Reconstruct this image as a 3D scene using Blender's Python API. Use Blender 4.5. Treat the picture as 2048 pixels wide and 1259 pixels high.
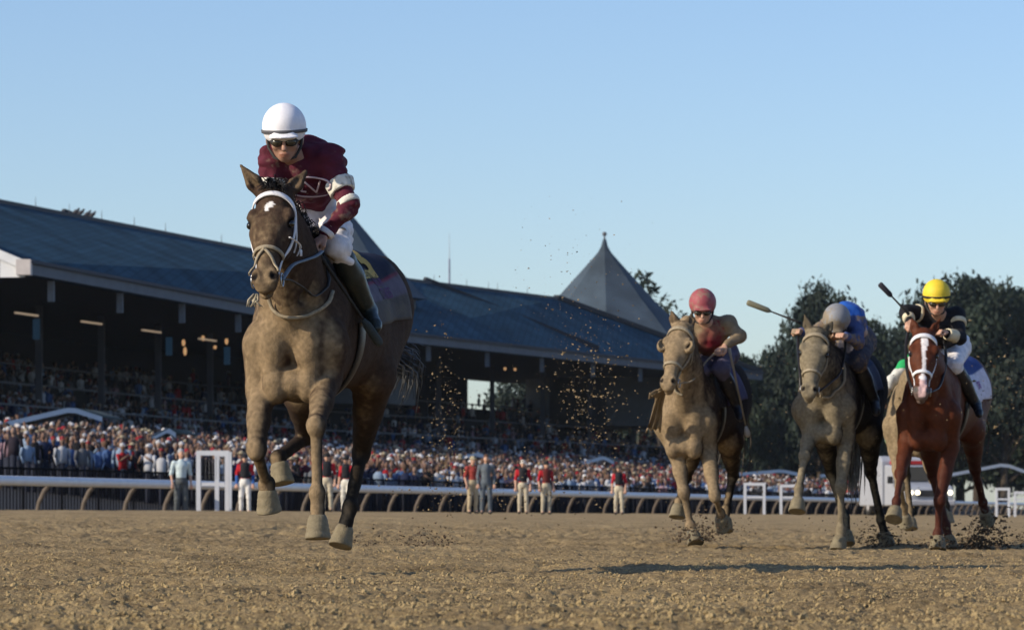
import bpy, math, random
import numpy as np
from mathutils import Vector
random.seed(7); RNG = np.random.default_rng(7)
for o in list(bpy.data.objects): bpy.data.objects.remove(o)
scene = bpy.context.scene
# ---------------------------------------------------------------- camera, sky, sun, exposure
FPX, CAMZ, HOR = 7650.0, 0.27, 1030.0        # focal length in photo pixels, lens height, horizon row
cam_d = bpy.data.cameras.new('camera'); cam = bpy.data.objects.new('camera', cam_d)
scene.collection.objects.link(cam); scene.camera = cam
cam.location = (0, 0, CAMZ); cam.rotation_euler = (math.radians(90), 0, 0)
cam_d.sensor_width = 36; cam_d.lens = FPX/2048*36; cam_d.shift_y = (HOR-629.5)/2048
cam_d.clip_start = 0.5; cam_d.clip_end = 6000
cam_d.dof.use_dof = True; cam_d.dof.focus_distance = 17.0; cam_d.dof.aperture_fstop = 11
SUN_EL, SUN_AZ = 27.0, 66.0                  # azimuth measured from behind the camera towards the left
sd = np.array([-math.sin(math.radians(SUN_AZ))*math.cos(math.radians(SUN_EL)), -math.cos(math.radians(SUN_AZ))*math.cos(math.radians(SUN_EL)), math.sin(math.radians(SUN_EL))])
world = bpy.data.worlds.new('World'); scene.world = world; world.use_nodes = True
wn = world.node_tree; bg = wn.nodes['Background']
sky = wn.nodes.new('ShaderNodeTexSky'); sky.sky_type = 'NISHITA'; sky.sun_disc = False
sky.sun_elevation = math.radians(SUN_EL); sky.sun_rotation = math.atan2(sd[0], sd[1])
sky.air_density = 1.0; sky.dust_density = 0.6; sky.ozone_density = 2.0
tint = wn.nodes.new('ShaderNodeMix'); tint.data_type = 'RGBA'; tint.blend_type = 'MULTIPLY'; tint.inputs[0].default_value = 1; tint.inputs[7].default_value = (.815, .885, 1.055, 1)
wn.links.new(sky.outputs[0], tint.inputs[6]); wn.links.new(tint.outputs[2], bg.inputs[0]); bg.inputs[1].default_value = 0.15
sun_d = bpy.data.lights.new('sun', 'SUN'); sun_d.energy = 5.0; sun_d.angle = math.radians(0.5); sun_d.color = (1.0, 0.86, 0.66)
sun = bpy.data.objects.new('sun', sun_d); scene.collection.objects.link(sun)
sun.rotation_euler = Vector(sd).to_track_quat('Z', 'Y').to_euler(); sun.location = (-20, -20, 20)
scene.view_settings.view_transform = 'Standard'; scene.view_settings.look = 'None'
scene.view_settings.gamma = 1; scene.view_settings.use_curve_mapping = False
scene.view_settings.exposure = 0.0
# ---------------------------------------------------------------- helpers
COL = scene.collection
def P(px, py, Y):
    return np.array([(px-1024)*Y/FPX, Y, CAMZ+(HOR-py)*Y/FPX])
def tag(o, label=None, cat=None, group=None, kind=None):
    if label: o['label'] = label
    if cat: o['category'] = cat
    if group: o['group'] = group
    if kind: o['kind'] = kind
    return o
def empty(name, loc, label=None, cat=None, group=None, kind=None):
    o = bpy.data.objects.new(name, None); COL.objects.link(o); o.location = tuple(loc); o.empty_display_size = .2
    return tag(o, label, cat, group, kind)
def mesh_data(name, v, f, mat=None, cols=None, smooth=True, matidx=None):
    m = bpy.data.meshes.new(name)
    v = np.asarray(v, dtype=np.float32)
    if isinstance(f, np.ndarray):
        n, k = f.shape
        m.vertices.add(len(v)); m.vertices.foreach_set('co', v.ravel())
        m.loops.add(n*k); m.loops.foreach_set('vertex_index', f.astype(np.int32).ravel())
        m.polygons.add(n); m.polygons.foreach_set('loop_start', np.arange(0, n*k, k, dtype=np.int32))
        m.update(calc_edges=True)
    else:
        m.from_pydata([tuple(map(float, q)) for q in v], [], f); m.update()
    if smooth: m.polygons.foreach_set('use_smooth', np.ones(len(m.polygons), dtype=bool))
    if mat is not None:
        for q in (mat if isinstance(mat, (list, tuple)) else [mat]): m.materials.append(q)
    if matidx is not None: m.polygons.foreach_set('material_index', np.asarray(matidx, dtype=np.int32))
    if cols is not None:
        ca = m.color_attributes.new('Col', 'FLOAT_COLOR', 'POINT')
        c = np.ones((len(v), 4), dtype=np.float32); c[:, :3] = np.asarray(cols)[:, :3]
        ca.data.foreach_set('color', c.ravel())
    return m
def obj(name, mesh, parent=None, loc=(0, 0, 0)):
    o = bpy.data.objects.new(name, mesh); COL.objects.link(o); o.location = tuple(loc)
    if parent is not None: o.parent = parent
    return o
def unit(v):
    v = np.asarray(v, float); return v/(np.linalg.norm(v)+1e-12)
class MB:
    """collects simple solids (with a colour per vertex) into one mesh"""
    def __init__(s): s.v = []; s.f = []; s.c = []; s.n = 0
    def add(s, v, f, c=(1, 1, 1)):
        v = np.asarray(v, float); s.v.append(v); s.f += [tuple(i+s.n for i in q) for q in f]
        s.c.append(np.tile(np.asarray(c, float), (len(v), 1))); s.n += len(v)
    def box(s, lo, hi, c=(1, 1, 1), R=None, o=None):
        x0, y0, z0 = lo; x1, y1, z1 = hi
        v = np.array([(x0,y0,z0),(x1,y0,z0),(x1,y1,z0),(x0,y1,z0),(x0,y0,z1),(x1,y0,z1),(x1,y1,z1),(x0,y1,z1)], float)
        if R is not None: v = v@np.asarray(R).T
        if o is not None: v = v+np.asarray(o)
        s.add(v, [(0,3,2,1),(4,5,6,7),(0,1,5,4),(1,2,6,5),(2,3,7,6),(3,0,4,7)], c)
    def bar(s, a, b, w, h, c=(1, 1, 1), up=(0, 0, 1)):
        a = np.asarray(a, float); b = np.asarray(b, float); d = unit(b-a)
        u = np.asarray(up, float)
        if abs(np.dot(u, d)) > .98: u = np.array([1., 0, 0])
        x = unit(np.cross(d, u)); z = np.cross(x, d)
        v = [p+x*sx*w/2+z*sz*h/2 for p in (a, b) for sx, sz in ((-1,-1),(1,-1),(1,1),(-1,1))]
        s.add(v, [(0,1,2,3),(7,6,5,4),(0,4,5,1),(1,5,6,2),(2,6,7,3),(3,7,4,0)], c)
    def tube(s, pts, rad, n=8, c=(1, 1, 1), flat=1.0, up=(0, 0, 1)):
        pts = [np.asarray(p, float) for p in pts]; m = len(pts)
        if np.isscalar(rad): rad = [rad]*m
        v = []; u0 = np.asarray(up, float)
        for i, p in enumerate(pts):
            d = unit(pts[min(i+1, m-1)]-pts[max(i-1, 0)])
            x = np.cross(d, u0)
            if np.linalg.norm(x) < .05: x = np.cross(d, (1, 0, 0.1))
            x = unit(x); z = np.cross(x, d)
            for k in range(n):
                a = 2*math.pi*k/n; v.append(p+rad[i]*(math.cos(a)*x+flat*math.sin(a)*z))
        f = [(i*n+k, i*n+(k+1) % n, (i+1)*n+(k+1) % n, (i+1)*n+k) for i in range(m-1) for k in range(n)]
        f += [tuple(range(n-1, -1, -1)), tuple((m-1)*n+k for k in range(n))]
        s.add(v, f, c)
    def ball(s, c0, r, c=(1, 1, 1), nu=8, nv=5, R=None):
        r = np.ones(3)*r if np.isscalar(r) else np.asarray(r, float)
        v = [(0, 0, 1)]
        for i in range(1, nv):
            t = math.pi*i/nv
            v += [(math.sin(t)*math.cos(2*math.pi*k/nu), math.sin(t)*math.sin(2*math.pi*k/nu), math.cos(t)) for k in range(nu)]
        v.append((0, 0, -1)); v = np.array(v)*r
        if R is not None: v = v@np.asarray(R).T
        f = [(0, 1+k, 1+(k+1) % nu) for k in range(nu)]
        for i in range(nv-2):
            f += [(1+i*nu+k, 1+(i+1)*nu+k, 1+(i+1)*nu+(k+1) % nu, 1+i*nu+(k+1) % nu) for k in range(nu)]
        L = len(v)-1; f += [(L, 1+(nv-2)*nu+(k+1) % nu, 1+(nv-2)*nu+k) for k in range(nu)]
        s.add(v+np.asarray(c0, float), f, c)
    def lathe(s, prof, o, axis=(0, 0, 1), n=20, c=(1, 1, 1), sx=1.0):
        ax = unit(axis); x = unit(np.cross(ax, (0.0, 1.0, 0.03))); y = np.cross(ax, x)
        v = []
        for r, h in prof:
            v += [np.asarray(o)+ax*h+r*(math.cos(2*math.pi*k/n)*x*sx+math.sin(2*math.pi*k/n)*y) for k in range(n)]
        m = len(prof)
        f = [(i*n+k, i*n+(k+1) % n, (i+1)*n+(k+1) % n, (i+1)*n+k) for i in range(m-1) for k in range(n)]
        f += [tuple(range(n-1, -1, -1)), tuple((m-1)*n+k for k in range(n))]
        s.add(v, f, c)
    def build(s, name, mat, parent=None, origin=(0, 0, 0), smooth=False, cols=True):
        v = np.concatenate(s.v)-np.asarray(origin, float)
        return obj(name, mesh_data(name, v, s.f, mat, np.concatenate(s.c) if cols else None, smooth), parent)
    def data(s, name, mat, smooth=False):
        return mesh_data(name, np.concatenate(s.v), s.f, mat, np.concatenate(s.c), smooth)
# ---------------------------------------------------------------- numpy noise
_perm = RNG.permutation(65536).astype(np.int64)
def _h(ix, iy, iz=0, s=0):
    a = _perm[(ix+s*131) & 65535]; a = _perm[(a+iy) & 65535]; return _perm[(a+iz) & 65535]/65535.0
def vnoise3(p):
    i = np.floor(p).astype(np.int64); f = p-i; f = f*f*(3-2*f); r = 0
    for dx in (0, 1):
        for dy in (0, 1):
            for dz in (0, 1):
                w = (f[:, 0] if dx else 1-f[:, 0])*(f[:, 1] if dy else 1-f[:, 1])*(f[:, 2] if dz else 1-f[:, 2])
                r = r+w*_h(i[:, 0]+dx, i[:, 1]+dy, i[:, 2]+dz)
    return r*2-1
def fbm3(p, oct=3):
    r = 0; a = 1.0; t = 0
    for k in range(oct): r = r+a*vnoise3(p*2**k+k*17.3); t += a; a *= .5
    return r/t
def vnoise2(x, y, s=0):
    ix = np.floor(x).astype(np.int64); iy = np.floor(y).astype(np.int64); fx = x-ix; fy = y-iy
    fx = fx*fx*(3-2*fx); fy = fy*fy*(3-2*fy)
    return ((_h(ix, iy, s)*(1-fx)+_h(ix+1, iy, s)*fx)*(1-fy)+(_h(ix, iy+1, s)*(1-fx)+_h(ix+1, iy+1, s)*fx)*fy)*2-1
def lumps(x, y, s=0):
    ix = np.floor(x).astype(np.int64); iy = np.floor(y).astype(np.int64); best = np.full(x.shape, 0.0)
    for dx in (-1, 0, 1):
        for dy in (-1, 0, 1):
            cx = ix+dx; cy = iy+dy
            px = cx+_h(cx, cy, 11+s); py = cy+_h(cx, cy, 47+s); r = .35+.6*_h(cx, cy, 83+s)**2
            d2 = ((x-px)**2+(y-py)**2)/r**2
            best = np.maximum(best, np.sqrt(np.clip(1-d2, 0, 1))*r)
    return best
# ---------------------------------------------------------------- signed-distance bodies -> one smooth mesh
class RC:
    def __init__(s, a, b, ra, rb, k=.03, sq=None, sub=False):
        s.a = np.asarray(a, float); s.b = np.asarray(b, float); s.ra = ra; s.rb = rb; s.k = k; s.sub = sub; s.sq = sq
    def bb(s):
        m = max(s.ra, s.rb); return np.minimum(s.a, s.b)-m, np.maximum(s.a, s.b)+m
    def d(s, p):
        q = p-s.a; ab = s.b-s.a
        t = np.clip((q@ab)/max(ab@ab, 1e-9), 0, 1)
        w = q-t[:, None]*ab
        if s.sq is not None:
            n, f = s.sq; n = unit(n); e = w@n; w = w+((f-1)*e)[:, None]*n
            return (np.linalg.norm(w, axis=1)-(s.ra+(s.rb-s.ra)*t))/max(1, f**.5)
        return np.linalg.norm(w, axis=1)-(s.ra+(s.rb-s.ra)*t)
class EL:
    def __init__(s, c, r, k=.03, R=None, sub=False):
        s.c = np.asarray(c, float); s.r = np.ones(3)*r if np.isscalar(r) else np.asarray(r, float); s.k = k; s.sub = sub
        s.R = np.eye(3) if R is None else np.asarray(R, float)   # rows = local axes
    def bb(s):
        e = np.abs(s.R.T)@s.r; return s.c-e, s.c+e
    def d(s, p):
        q = (p-s.c)@s.R.T; k0 = np.linalg.norm(q/s.r, axis=1); k1 = np.linalg.norm(q/s.r**2, axis=1)+1e-9
        return k0*(k0-1)/k1
class Body:
    def __init__(s, prims=None, disp=None, clip=None): s.p = list(prims or []); s.disp = disp; s.clip = clip
    def add(s, *q): s.p += q
    @staticmethod
    def comb(F, d, q):
        k = max(q.k, 1e-4)
        if q.sub:
            h = np.clip(k-np.abs(F+d), 0, None)/k; return np.maximum(F, -d)+h*h*k*.25
        h = np.clip(k-np.abs(F-d), 0, None)/k; return np.minimum(F, d)-h*h*k*.25
    def eval(s, p):
        p = np.asarray(p, float); F = np.full(len(p), 10.0)
        for q in s.p: F = s.comb(F, q.d(p), q)
        return F
    def grad(s, p, e=.006):
        g = np.stack([s.eval(p+np.eye(3)[i]*e)-s.eval(p-np.eye(3)[i]*e) for i in range(3)], 1)
        return g/(np.linalg.norm(g, axis=1, keepdims=True)+1e-9)
    def project(s, p, off=.004, it=6):
        p = np.array(p, float)
        for _ in range(it):
            g = s.grad(p); p = p-(s.eval(p)-off)[:, None]*g*.8
        return p, s.grad(p)
    def trace(s, o, d, off=.004, maxd=1.2):
        o = np.array(o, float); d = np.asarray(d, float); t = np.zeros(len(o))
        for _ in range(60): t = np.minimum(t+.7*(s.eval(o+d*t[:, None])-off), maxd)
        p = o+d*t[:, None]; return p, s.grad(p)
    def mesh(s, h):
        lo = np.min([q.bb()[0] for q in s.p if not q.sub], 0)-.04-2*h; hi = np.max([q.bb()[1] for q in s.p if not q.sub], 0)+.04+2*h
        n = np.ceil((hi-lo)/h).astype(int)+1
        F = np.full(tuple(n), 1.0, dtype=np.float32)
        ax = [lo[i]+h*np.arange(n[i]) for i in range(3)]
        for q in s.p:
            a, b = q.bb(); m = max(q.k, .02)+2.5*h
            i0 = np.clip(np.floor((a-m-lo)/h).astype(int), 0, n-1); i1 = np.clip(np.ceil((b+m-lo)/h).astype(int)+1, 1, n)
            sl = tuple(slice(i0[i], i1[i]) for i in range(3))
            g = np.stack(np.meshgrid(*[ax[i][sl[i]] for i in range(3)], indexing='ij'), -1)
            sh = g.shape[:3]; d = q.d(g.reshape(-1, 3)).reshape(sh)
            F[sl] = s.comb(F[sl], d, q)
        if s.disp is not None or s.clip is not None:
            near = np.abs(F) < .06; ii = np.argwhere(near); pts = lo+h*ii
            if s.disp is not None: F[near] += s.disp(pts)
            if s.clip is not None:
                allp = np.argwhere(F < .06); F[tuple(allp.T)] = np.maximum(F[tuple(allp.T)], s.clip(lo+h*allp))
        return surface_nets(F, lo, h)
def surface_nets(F, lo, h):
    S = F < 0; nx, ny, nz = F.shape
    cnt = np.zeros((nx-1, ny-1, nz-1), dtype=np.int8)
    for a in (0, 1):
        for b in (0, 1):
            for c in (0, 1): cnt += S[a:nx-1+a, b:ny-1+b, c:nz-1+c]
    M = (cnt > 0) & (cnt < 8); ci = np.argwhere(M); idx = np.full(M.shape, -1, dtype=np.int64); idx[M] = np.arange(len(ci))
    acc = np.zeros((len(ci), 3)); k = np.zeros(len(ci))
    C = [(a, b, c) for a in (0, 1) for b in (0, 1) for c in (0, 1)]
    for i in range(8):
        for j in range(i+1, 8):
            A, B = np.array(C[i]), np.array(C[j])
            if np.abs(A-B).sum() != 1: continue
            fa = F[tuple((ci+A).T)]; fb = F[tuple((ci+B).T)]; x = (fa < 0) != (fb < 0)
            t = np.where(x, fa/np.where(x, fa-fb, 1), 0)
            acc += x[:, None]*(A+(B-A)*t[:, None]); k += x
    v = lo+h*(ci+acc/k[:, None]); fs = []
    for ax in range(3):
        s0 = [slice(None)]*3; s1 = [slice(None)]*3; s0[ax] = slice(0, -1); s1[ax] = slice(1, None)
        X = S[tuple(s0)] != S[tuple(s1)]; e = np.argwhere(X); ins = S[tuple(s0)][X]
        o1, o2 = (ax+1) % 3, (ax+2) % 3
        ok = (e[:, o1] > 0) & (e[:, o2] > 0) & (e[:, o1] < F.shape[o1]-1) & (e[:, o2] < F.shape[o2]-1); e = e[ok]; ins = ins[ok]
        d1 = np.zeros(3, int); d1[o1] = 1; d2 = np.zeros(3, int); d2[o2] = 1
        q = np.stack([idx[tuple((e-d1-d2).T)], idx[tuple((e-d2).T)], idx[tuple(e.T)], idx[tuple((e-d1).T)]], 1)
        q[~ins] = q[~ins][:, ::-1]; fs.append(q)
    return v, np.concatenate(fs)
# ---------------------------------------------------------------- materials
def mat(name, col, rough=.7, var=.12, scale=8.0, bump=0.0, bscale=40.0, metal=0.0, vcol=False, spec=.4, emit=None, coords='Object', sheen=0.0, bdist=.01):
    m = bpy.data.materials.new(name); m.use_nodes = True; nt = m.node_tree; b = nt.nodes['Principled BSDF']
    b.inputs['Roughness'].default_value = rough; b.inputs['Metallic'].default_value = metal
    b.inputs['Specular IOR Level'].default_value = spec
    if sheen: b.inputs['Sheen Weight'].default_value = sheen
    tc = nt.nodes.new('ShaderNodeTexCoord'); nz = nt.nodes.new('ShaderNodeTexNoise'); nz.inputs['Scale'].default_value = scale; nz.inputs['Detail'].default_value = 6
    nt.links.new(tc.outputs[coords], nz.inputs['Vector'])
    mr = nt.nodes.new('ShaderNodeMapRange'); mr.inputs['From Min'].default_value = .3; mr.inputs['From Max'].default_value = .7
    mr.inputs['To Min'].default_value = 1-var; mr.inputs['To Max'].default_value = 1+var
    nt.links.new(nz.outputs['Fac'], mr.inputs['Value'])
    mx = nt.nodes.new('ShaderNodeMix'); mx.data_type = 'RGBA'; mx.blend_type = 'MULTIPLY'; mx.inputs[0].default_value = 1
    if vcol:
        at = nt.nodes.new('ShaderNodeAttribute'); at.attribute_name = 'Col'; nt.links.new(at.outputs['Color'], mx.inputs[6])
    else: mx.inputs[6].default_value = (*col, 1)
    nt.links.new(mr.outputs[0], mx.inputs[7]); nt.links.new(mx.outputs[2], b.inputs['Base Color'])
    if emit: b.inputs['Emission Color'].default_value = (*emit[0], 1); b.inputs['Emission Strength'].default_value = emit[1]
    if bump:
        n2 = nt.nodes.new('ShaderNodeTexNoise'); n2.inputs['Scale'].default_value = bscale; n2.inputs['Detail'].default_value = 8; n2.inputs['Roughness'].default_value = .65
        nt.links.new(tc.outputs[coords], n2.inputs['Vector'])
        bp = nt.nodes.new('ShaderNodeBump'); bp.inputs['Strength'].default_value = bump; bp.inputs['Distance'].default_value = bdist
        nt.links.new(n2.outputs['Fac'], bp.inputs['Height']); nt.links.new(bp.outputs[0], b.inputs['Normal'])
    return m
M = {}
M['coat'] = mat('horse coat and mud', (1,1,1), .85, .24, 42, .75, 110, vcol=True, spec=.10, bdist=.007)
M['coat_clean'] = mat('clean horse coat', (1,1,1), .58, .22, 30, .45, 90, vcol=True, spec=.12, bdist=.006)
M['vc'] = mat('painted cloth', (1,1,1), .85, .12, 9, .3, 90, vcol=True, spec=.2)
M['cloth'] = mat('jersey cloth', (1,1,1), .8, .16, 22, .5, 120, vcol=True, spec=.25, bdist=.006)
M['skin'] = mat('skin', (1,1,1), .5, .12, 18, .2, 90, vcol=True, spec=.4)
M['hoof'] = mat('hoof horn caked in mud', (1,1,1), .75, .2, 30, .6, 90, vcol=True)
M['white_strap'] = mat('white strap', (.72,.72,.74), .5, .12, 40, .2, 200)
M['mud_strap'] = mat('mud caked strap', (.30,.25,.17), .8, .25, 60, .4, 200)
M['leather'] = mat('dark leather', (.015,.013,.012), .4, .3, 40, .3, 150)
M['eye'] = mat('dark eye', (.008,.006,.005), .08, .1, 10, spec=.6)
M['metal'] = mat('worn metal', (.45,.45,.45), .35, .1, 40, metal=1)
M['helmet'] = mat('helmet cover cloth', (1,1,1), .62, .06, 30, .15, 90, vcol=True, spec=.45)
M['lens'] = mat('dark goggle lens', (.05,.045,.03), .12, .2, 30, spec=.6)
M['hair'] = mat('horse hair', (1,1,1), .6, .3, 50, vcol=True)
M['boot'] = mat('riding boot leather', (1,1,1), .38, .2, 25, .2, 90, vcol=True)
M['shade'] = mat('painted surface', (1,1,1), .75, .1, 3, .1, 20, vcol=True)
M['roof'] = None
# ================================================================ ground
RX, RY, RS = -10.7, 79.7, .258                       # outer rail: a point on it and dx/dy
RN = unit((1, -RS, 0)); RD = unit((RS, 1, 0))        # normal towards the track, direction along the rail
def rail_perp(x, y): return (x-RX)*RN[0]+(y-RY)*RN[1]
def sstep(a, b, t): t = np.clip((t-a)/(b-a), 0, 1); return t*t*(3-2*t)
def ground_z(x, y):
    q = rail_perp(x, y)
    up = .385*np.clip((25-q)/22.0, 0, 1)
    far = np.clip((np.asarray(y, float)-70)/110, 0, 1)*.09
    return np.where(q > 3.0, (up-far*np.clip((25-q)/22.0, 0, 1)), (.385-far)*np.clip((q-.2)/2.8, 0, 1))
m = bpy.data.materials.new('raked dirt track'); m.use_nodes = True; nt = m.node_tree; b = nt.nodes['Principled BSDF']
b.inputs['Roughness'].default_value = .95; b.inputs['Specular IOR Level'].default_value = .15
geo = nt.nodes.new('ShaderNodeNewGeometry')
def noise(scale, det=6, rough=.6, stretch=None):
    n = nt.nodes.new('ShaderNodeTexNoise'); n.inputs['Scale'].default_value = scale; n.inputs['Detail'].default_value = det; n.inputs['Roughness'].default_value = rough
    if stretch:
        mp = nt.nodes.new('ShaderNodeMapping'); mp.inputs['Scale'].default_value = stretch; nt.links.new(geo.outputs['Position'], mp.inputs['Vector']); nt.links.new(mp.outputs[0], n.inputs['Vector'])
    else: nt.links.new(geo.outputs['Position'], n.inputs['Vector'])
    return n
n1 = noise(1.2, 5); n2 = noise(26, 8, .7)
cr = nt.nodes.new('ShaderNodeValToRGB'); cr.color_ramp.elements[0].position = .32; cr.color_ramp.elements[0].color = (.100,.068,.033,1)
cr.color_ramp.elements[1].position = .68; cr.color_ramp.elements[1].color = (.56,.415,.215,1)
mixf = nt.nodes.new('ShaderNodeMath'); mixf.operation = 'MULTIPLY_ADD'; mixf.inputs[1].default_value = .55
nt.links.new(n2.outputs['Fac'], mixf.inputs[0])
h2 = nt.nodes.new('ShaderNodeMath'); h2.operation = 'MULTIPLY'; h2.inputs[1].default_value = .45; nt.links.new(n1.outputs['Fac'], h2.inputs[0]); nt.links.new(h2.outputs[0], mixf.inputs[2])
nt.links.new(mixf.outputs[0], cr.inputs[0]); nt.links.new(cr.outputs[0], b.inputs['Base Color'])
n3 = noise(38, 8, .75); n4 = noise(9, 6, .7)
ad = nt.nodes.new('ShaderNodeMath'); ad.operation = 'MULTIPLY_ADD'; ad.inputs[1].default_value = 2.2; nt.links.new(n4.outputs['Fac'], ad.inputs[0]); nt.links.new(n3.outputs['Fac'], ad.inputs[2])
bp = nt.nodes.new('ShaderNodeBump'); bp.inputs['Strength'].default_value = .9; bp.inputs['Distance'].default_value = .03
nt.links.new(ad.outputs[0], bp.inputs['Height']); nt.links.new(bp.outputs[0], b.inputs['Normal']); M['dirt'] = m
def relief(x, y, fade):
    h = lumps(x/.036, y/.036)*.0085+lumps(x/.017, y/.017, 5)*.005+lumps(x/.11, y/.11, 9)*.014*np.clip(vnoise2(x/.6, y/.6, 3), 0, 1)
    h += vnoise2(x/.35, y/.35, 1)*.007+vnoise2(x/1.1, y/1.5, 2)*.010
    h -= .050*np.clip(vnoise2(x/.16, y/.09, 6)-.45, 0, 1)
    h = h*1.8-.055*np.clip(lumps(x/.42, y/.8, 31)-.52, 0, .4)+np.clip((y-20)/15, 0, 1)*(lumps(x/.075, y/.19, 21)*.026+.010*vnoise2(x/.5, y/2.0, 27)-.050*np.clip(vnoise2(x/.13, y/.34, 23)-.40, 0, 1))
    return h*fade
rows = list(-np.linspace(60, 4, 8))+list(np.linspace(0, 8, 6))
y = 8.6
rows += list(np.linspace(8.2, 8.55, 3))
while y < 3200:
    rows.append(y); y *= 1.0018 if y < 32 else (1.0021 if y < 70 else (1.01 if y < 110 else 1.06))
rows = np.array(rows)
us = np.concatenate([-np.array([6, 3, 1.6, .9, .5, .3, .22, .185, .165]), np.linspace(-.143, .143, 480), np.array([.165, .185, .22, .3, .5, .9, 1.6, 3, 6])])
YY, UU = np.meshgrid(rows, us, indexing='ij'); XX = UU*np.maximum(YY, 6)
fade = np.where((YY > 7) & (np.abs(UU) < .150), np.clip((75-YY)/35, .25, 1)*(YY < 78), 0)
ZZ = ground_z(XX, YY)+relief(XX.ravel(), YY.ravel(), fade.ravel()).reshape(XX.shape)-.010*(fade > 0)
q = rail_perp(XX, YY); ZZ = np.where(q < .2, 0, ZZ)
nr, nc = XX.shape; ii = np.arange(nr*nc).reshape(nr, nc)
fq = np.stack([ii[:-1, :-1].ravel(), ii[:-1, 1:].ravel(), ii[1:, 1:].ravel(), ii[1:, :-1].ravel()], 1)
track = obj('dirt_track', mesh_data('dirt_track', np.stack([XX, YY, ZZ], -1).reshape(-1, 3), fq, M['dirt'], smooth=True)); tag(track, kind='structure')
# loose clods lying on the near track: instanced, one ground-cover object
def clod_mesh(seed, name):
    r = np.random.default_rng(seed); mb = MB(); mb.ball((0, 0, 0), 1, nu=7, nv=5)
    v = np.concatenate(mb.v); v *= (1+.28*r.standard_normal((len(v), 1))); v *= (1, .85, .7); mb.v = [v]
    return mb.data(name, M['clod'], False)
M['clod'] = mat('dirt clod', (.44,.33,.170), .95, .25, 3, .6, 30, spec=.15, coords='Object')
N = 30000
yy = 8.7*(26/8.7)**(RNG.random(N)**1.15); xx = (RNG.random(N)*2-1)*.15*yy
ss = .0028+.0065*RNG.random(N)**3+.008*(RNG.random(N) < .010)
zz = ground_z(xx, yy)+relief(xx, yy, np.ones(N))-.010+ss*.25
def scatter(name, pts, scl, matname, seed=1):
    me = bpy.data.meshes.new(name+'_points'); me.vertices.add(len(pts)); me.vertices.foreach_set('co', np.asarray(pts, np.float32).ravel())
    a = me.attributes.new('scl', 'FLOAT', 'POINT'); a.data.foreach_set('value', np.asarray(scl, np.float32))
    o = obj(name, me)
    cols = bpy.data.collections.new(name+'_sources')
    for k in range(4):
        c = bpy.data.objects.new(f'{name}_source', clod_mesh(seed*10+k, 'clod')); cols.objects.link(c)
    ng = bpy.data.node_groups.new(name+'_nodes', 'GeometryNodeTree')
    ng.interface.new_socket('Geometry', in_out='INPUT', socket_type='NodeSocketGeometry'); ng.interface.new_socket('Geometry', in_out='OUTPUT', socket_type='NodeSocketGeometry')
    gi = ng.nodes.new('NodeGroupInput'); go = ng.nodes.new('NodeGroupOutput'); ip = ng.nodes.new('GeometryNodeInstanceOnPoints')
    ci = ng.nodes.new('GeometryNodeCollectionInfo'); ci.inputs[0].default_value = cols; ci.inputs['Separate Children'].default_value = True; ci.inputs['Reset Children'].default_value = True
    na = ng.nodes.new('GeometryNodeInputNamedAttribute'); na.data_type = 'FLOAT'; na.inputs['Name'].default_value = 'scl'
    rv = ng.nodes.new('FunctionNodeRandomValue'); rv.data_type = 'FLOAT_VECTOR'; rv.inputs[1].default_value = (6.28, 6.28, 6.28)
    L = ng.links.new; L(gi.outputs[0], ip.inputs['Points']); L(ci.outputs[0], ip.inputs['Instance']); ip.inputs['Pick Instance'].default_value = True
    L(rv.outputs[0], ip.inputs['Rotation']); L(na.outputs[0], ip.inputs['Scale']); L(ip.outputs[0], go.inputs[0])
    md = o.modifiers.new('scatter', 'NODES'); md.node_group = ng
    return o
cl = scatter('loose_dirt', np.stack([xx, yy, zz], 1), ss, 'clod')
tag(cl, 'loose crumbs of brown dirt scattered over the near track', 'dirt', kind='stuff')

# ================================================================ apron behind the rail, slopes up to the stand
def apron_z(q): return .02+np.clip((-q-2)/23, 0, 1)*2.3      # q = rail_perp, negative behind the rail
def RP(t, q, z=0.0):                                          # point from distance along the rail and offset to the track
    return np.array([RX, RY, 0])+RD*t+RN*q+np.array([0, 0, z])
mb = MB(); v = []; f = []
ts = [-30, 0, 60, 130, 260]; qs = [-.4, -2, -25, -60]
for t in ts:
    for q in qs: v.append(RP(t, q, float(apron_z(q))))
nq = len(qs)
f = [(i*nq+j, i*nq+j+1, (i+1)*nq+j+1, (i+1)*nq+j) for i in range(len(ts)-1) for j in range(nq-1)]
M['asphalt'] = mat('apron paving', (.012,.012,.014), .95, .2, 1.5, .2, 30)
tag(obj('apron', mesh_data('apron', v, [q[::-1] for q in f], M['asphalt'], smooth=False)), kind='structure')

# ================================================================ outer rail
M['rail'] = mat('white rail tube', (.60,.62,.66), .45, .06, 3, spec=.5)
M['post'] = mat('rail bracket', (.115,.088,.065), .7, .2, 5)
o = RP(0, 0); rail = empty('track_rail', o, 'long white tubular rail along the far side of the dirt track on curved brackets', 'rail')
mb = MB(); mb.tube([RP(t, 0, 1.0+.0*t)-o for t in np.linspace(-22, 240, 40)], .108, 12, flat=.95); mb.build('rail_tube', M['rail'], rail, smooth=True)
mb = MB(); pts = [np.array(p) for p in ((.0, 0, .92), (-.12, 0, .80), (-.24, 0, .55), (-.30, 0, .28), (-.32, 0, -.1))]
mb.tube([p[0]*RN*-1*-1+np.array([0, 0, p[2]]) for p in pts], [.032, .036, .036, .033, .033], 8, flat=1.5)
pd = mb.data('bracket', M['post'], True)
for k in range(82):
    t = -16+2.7*k; ob = obj('bracket', pd, rail, RD*t)
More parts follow.
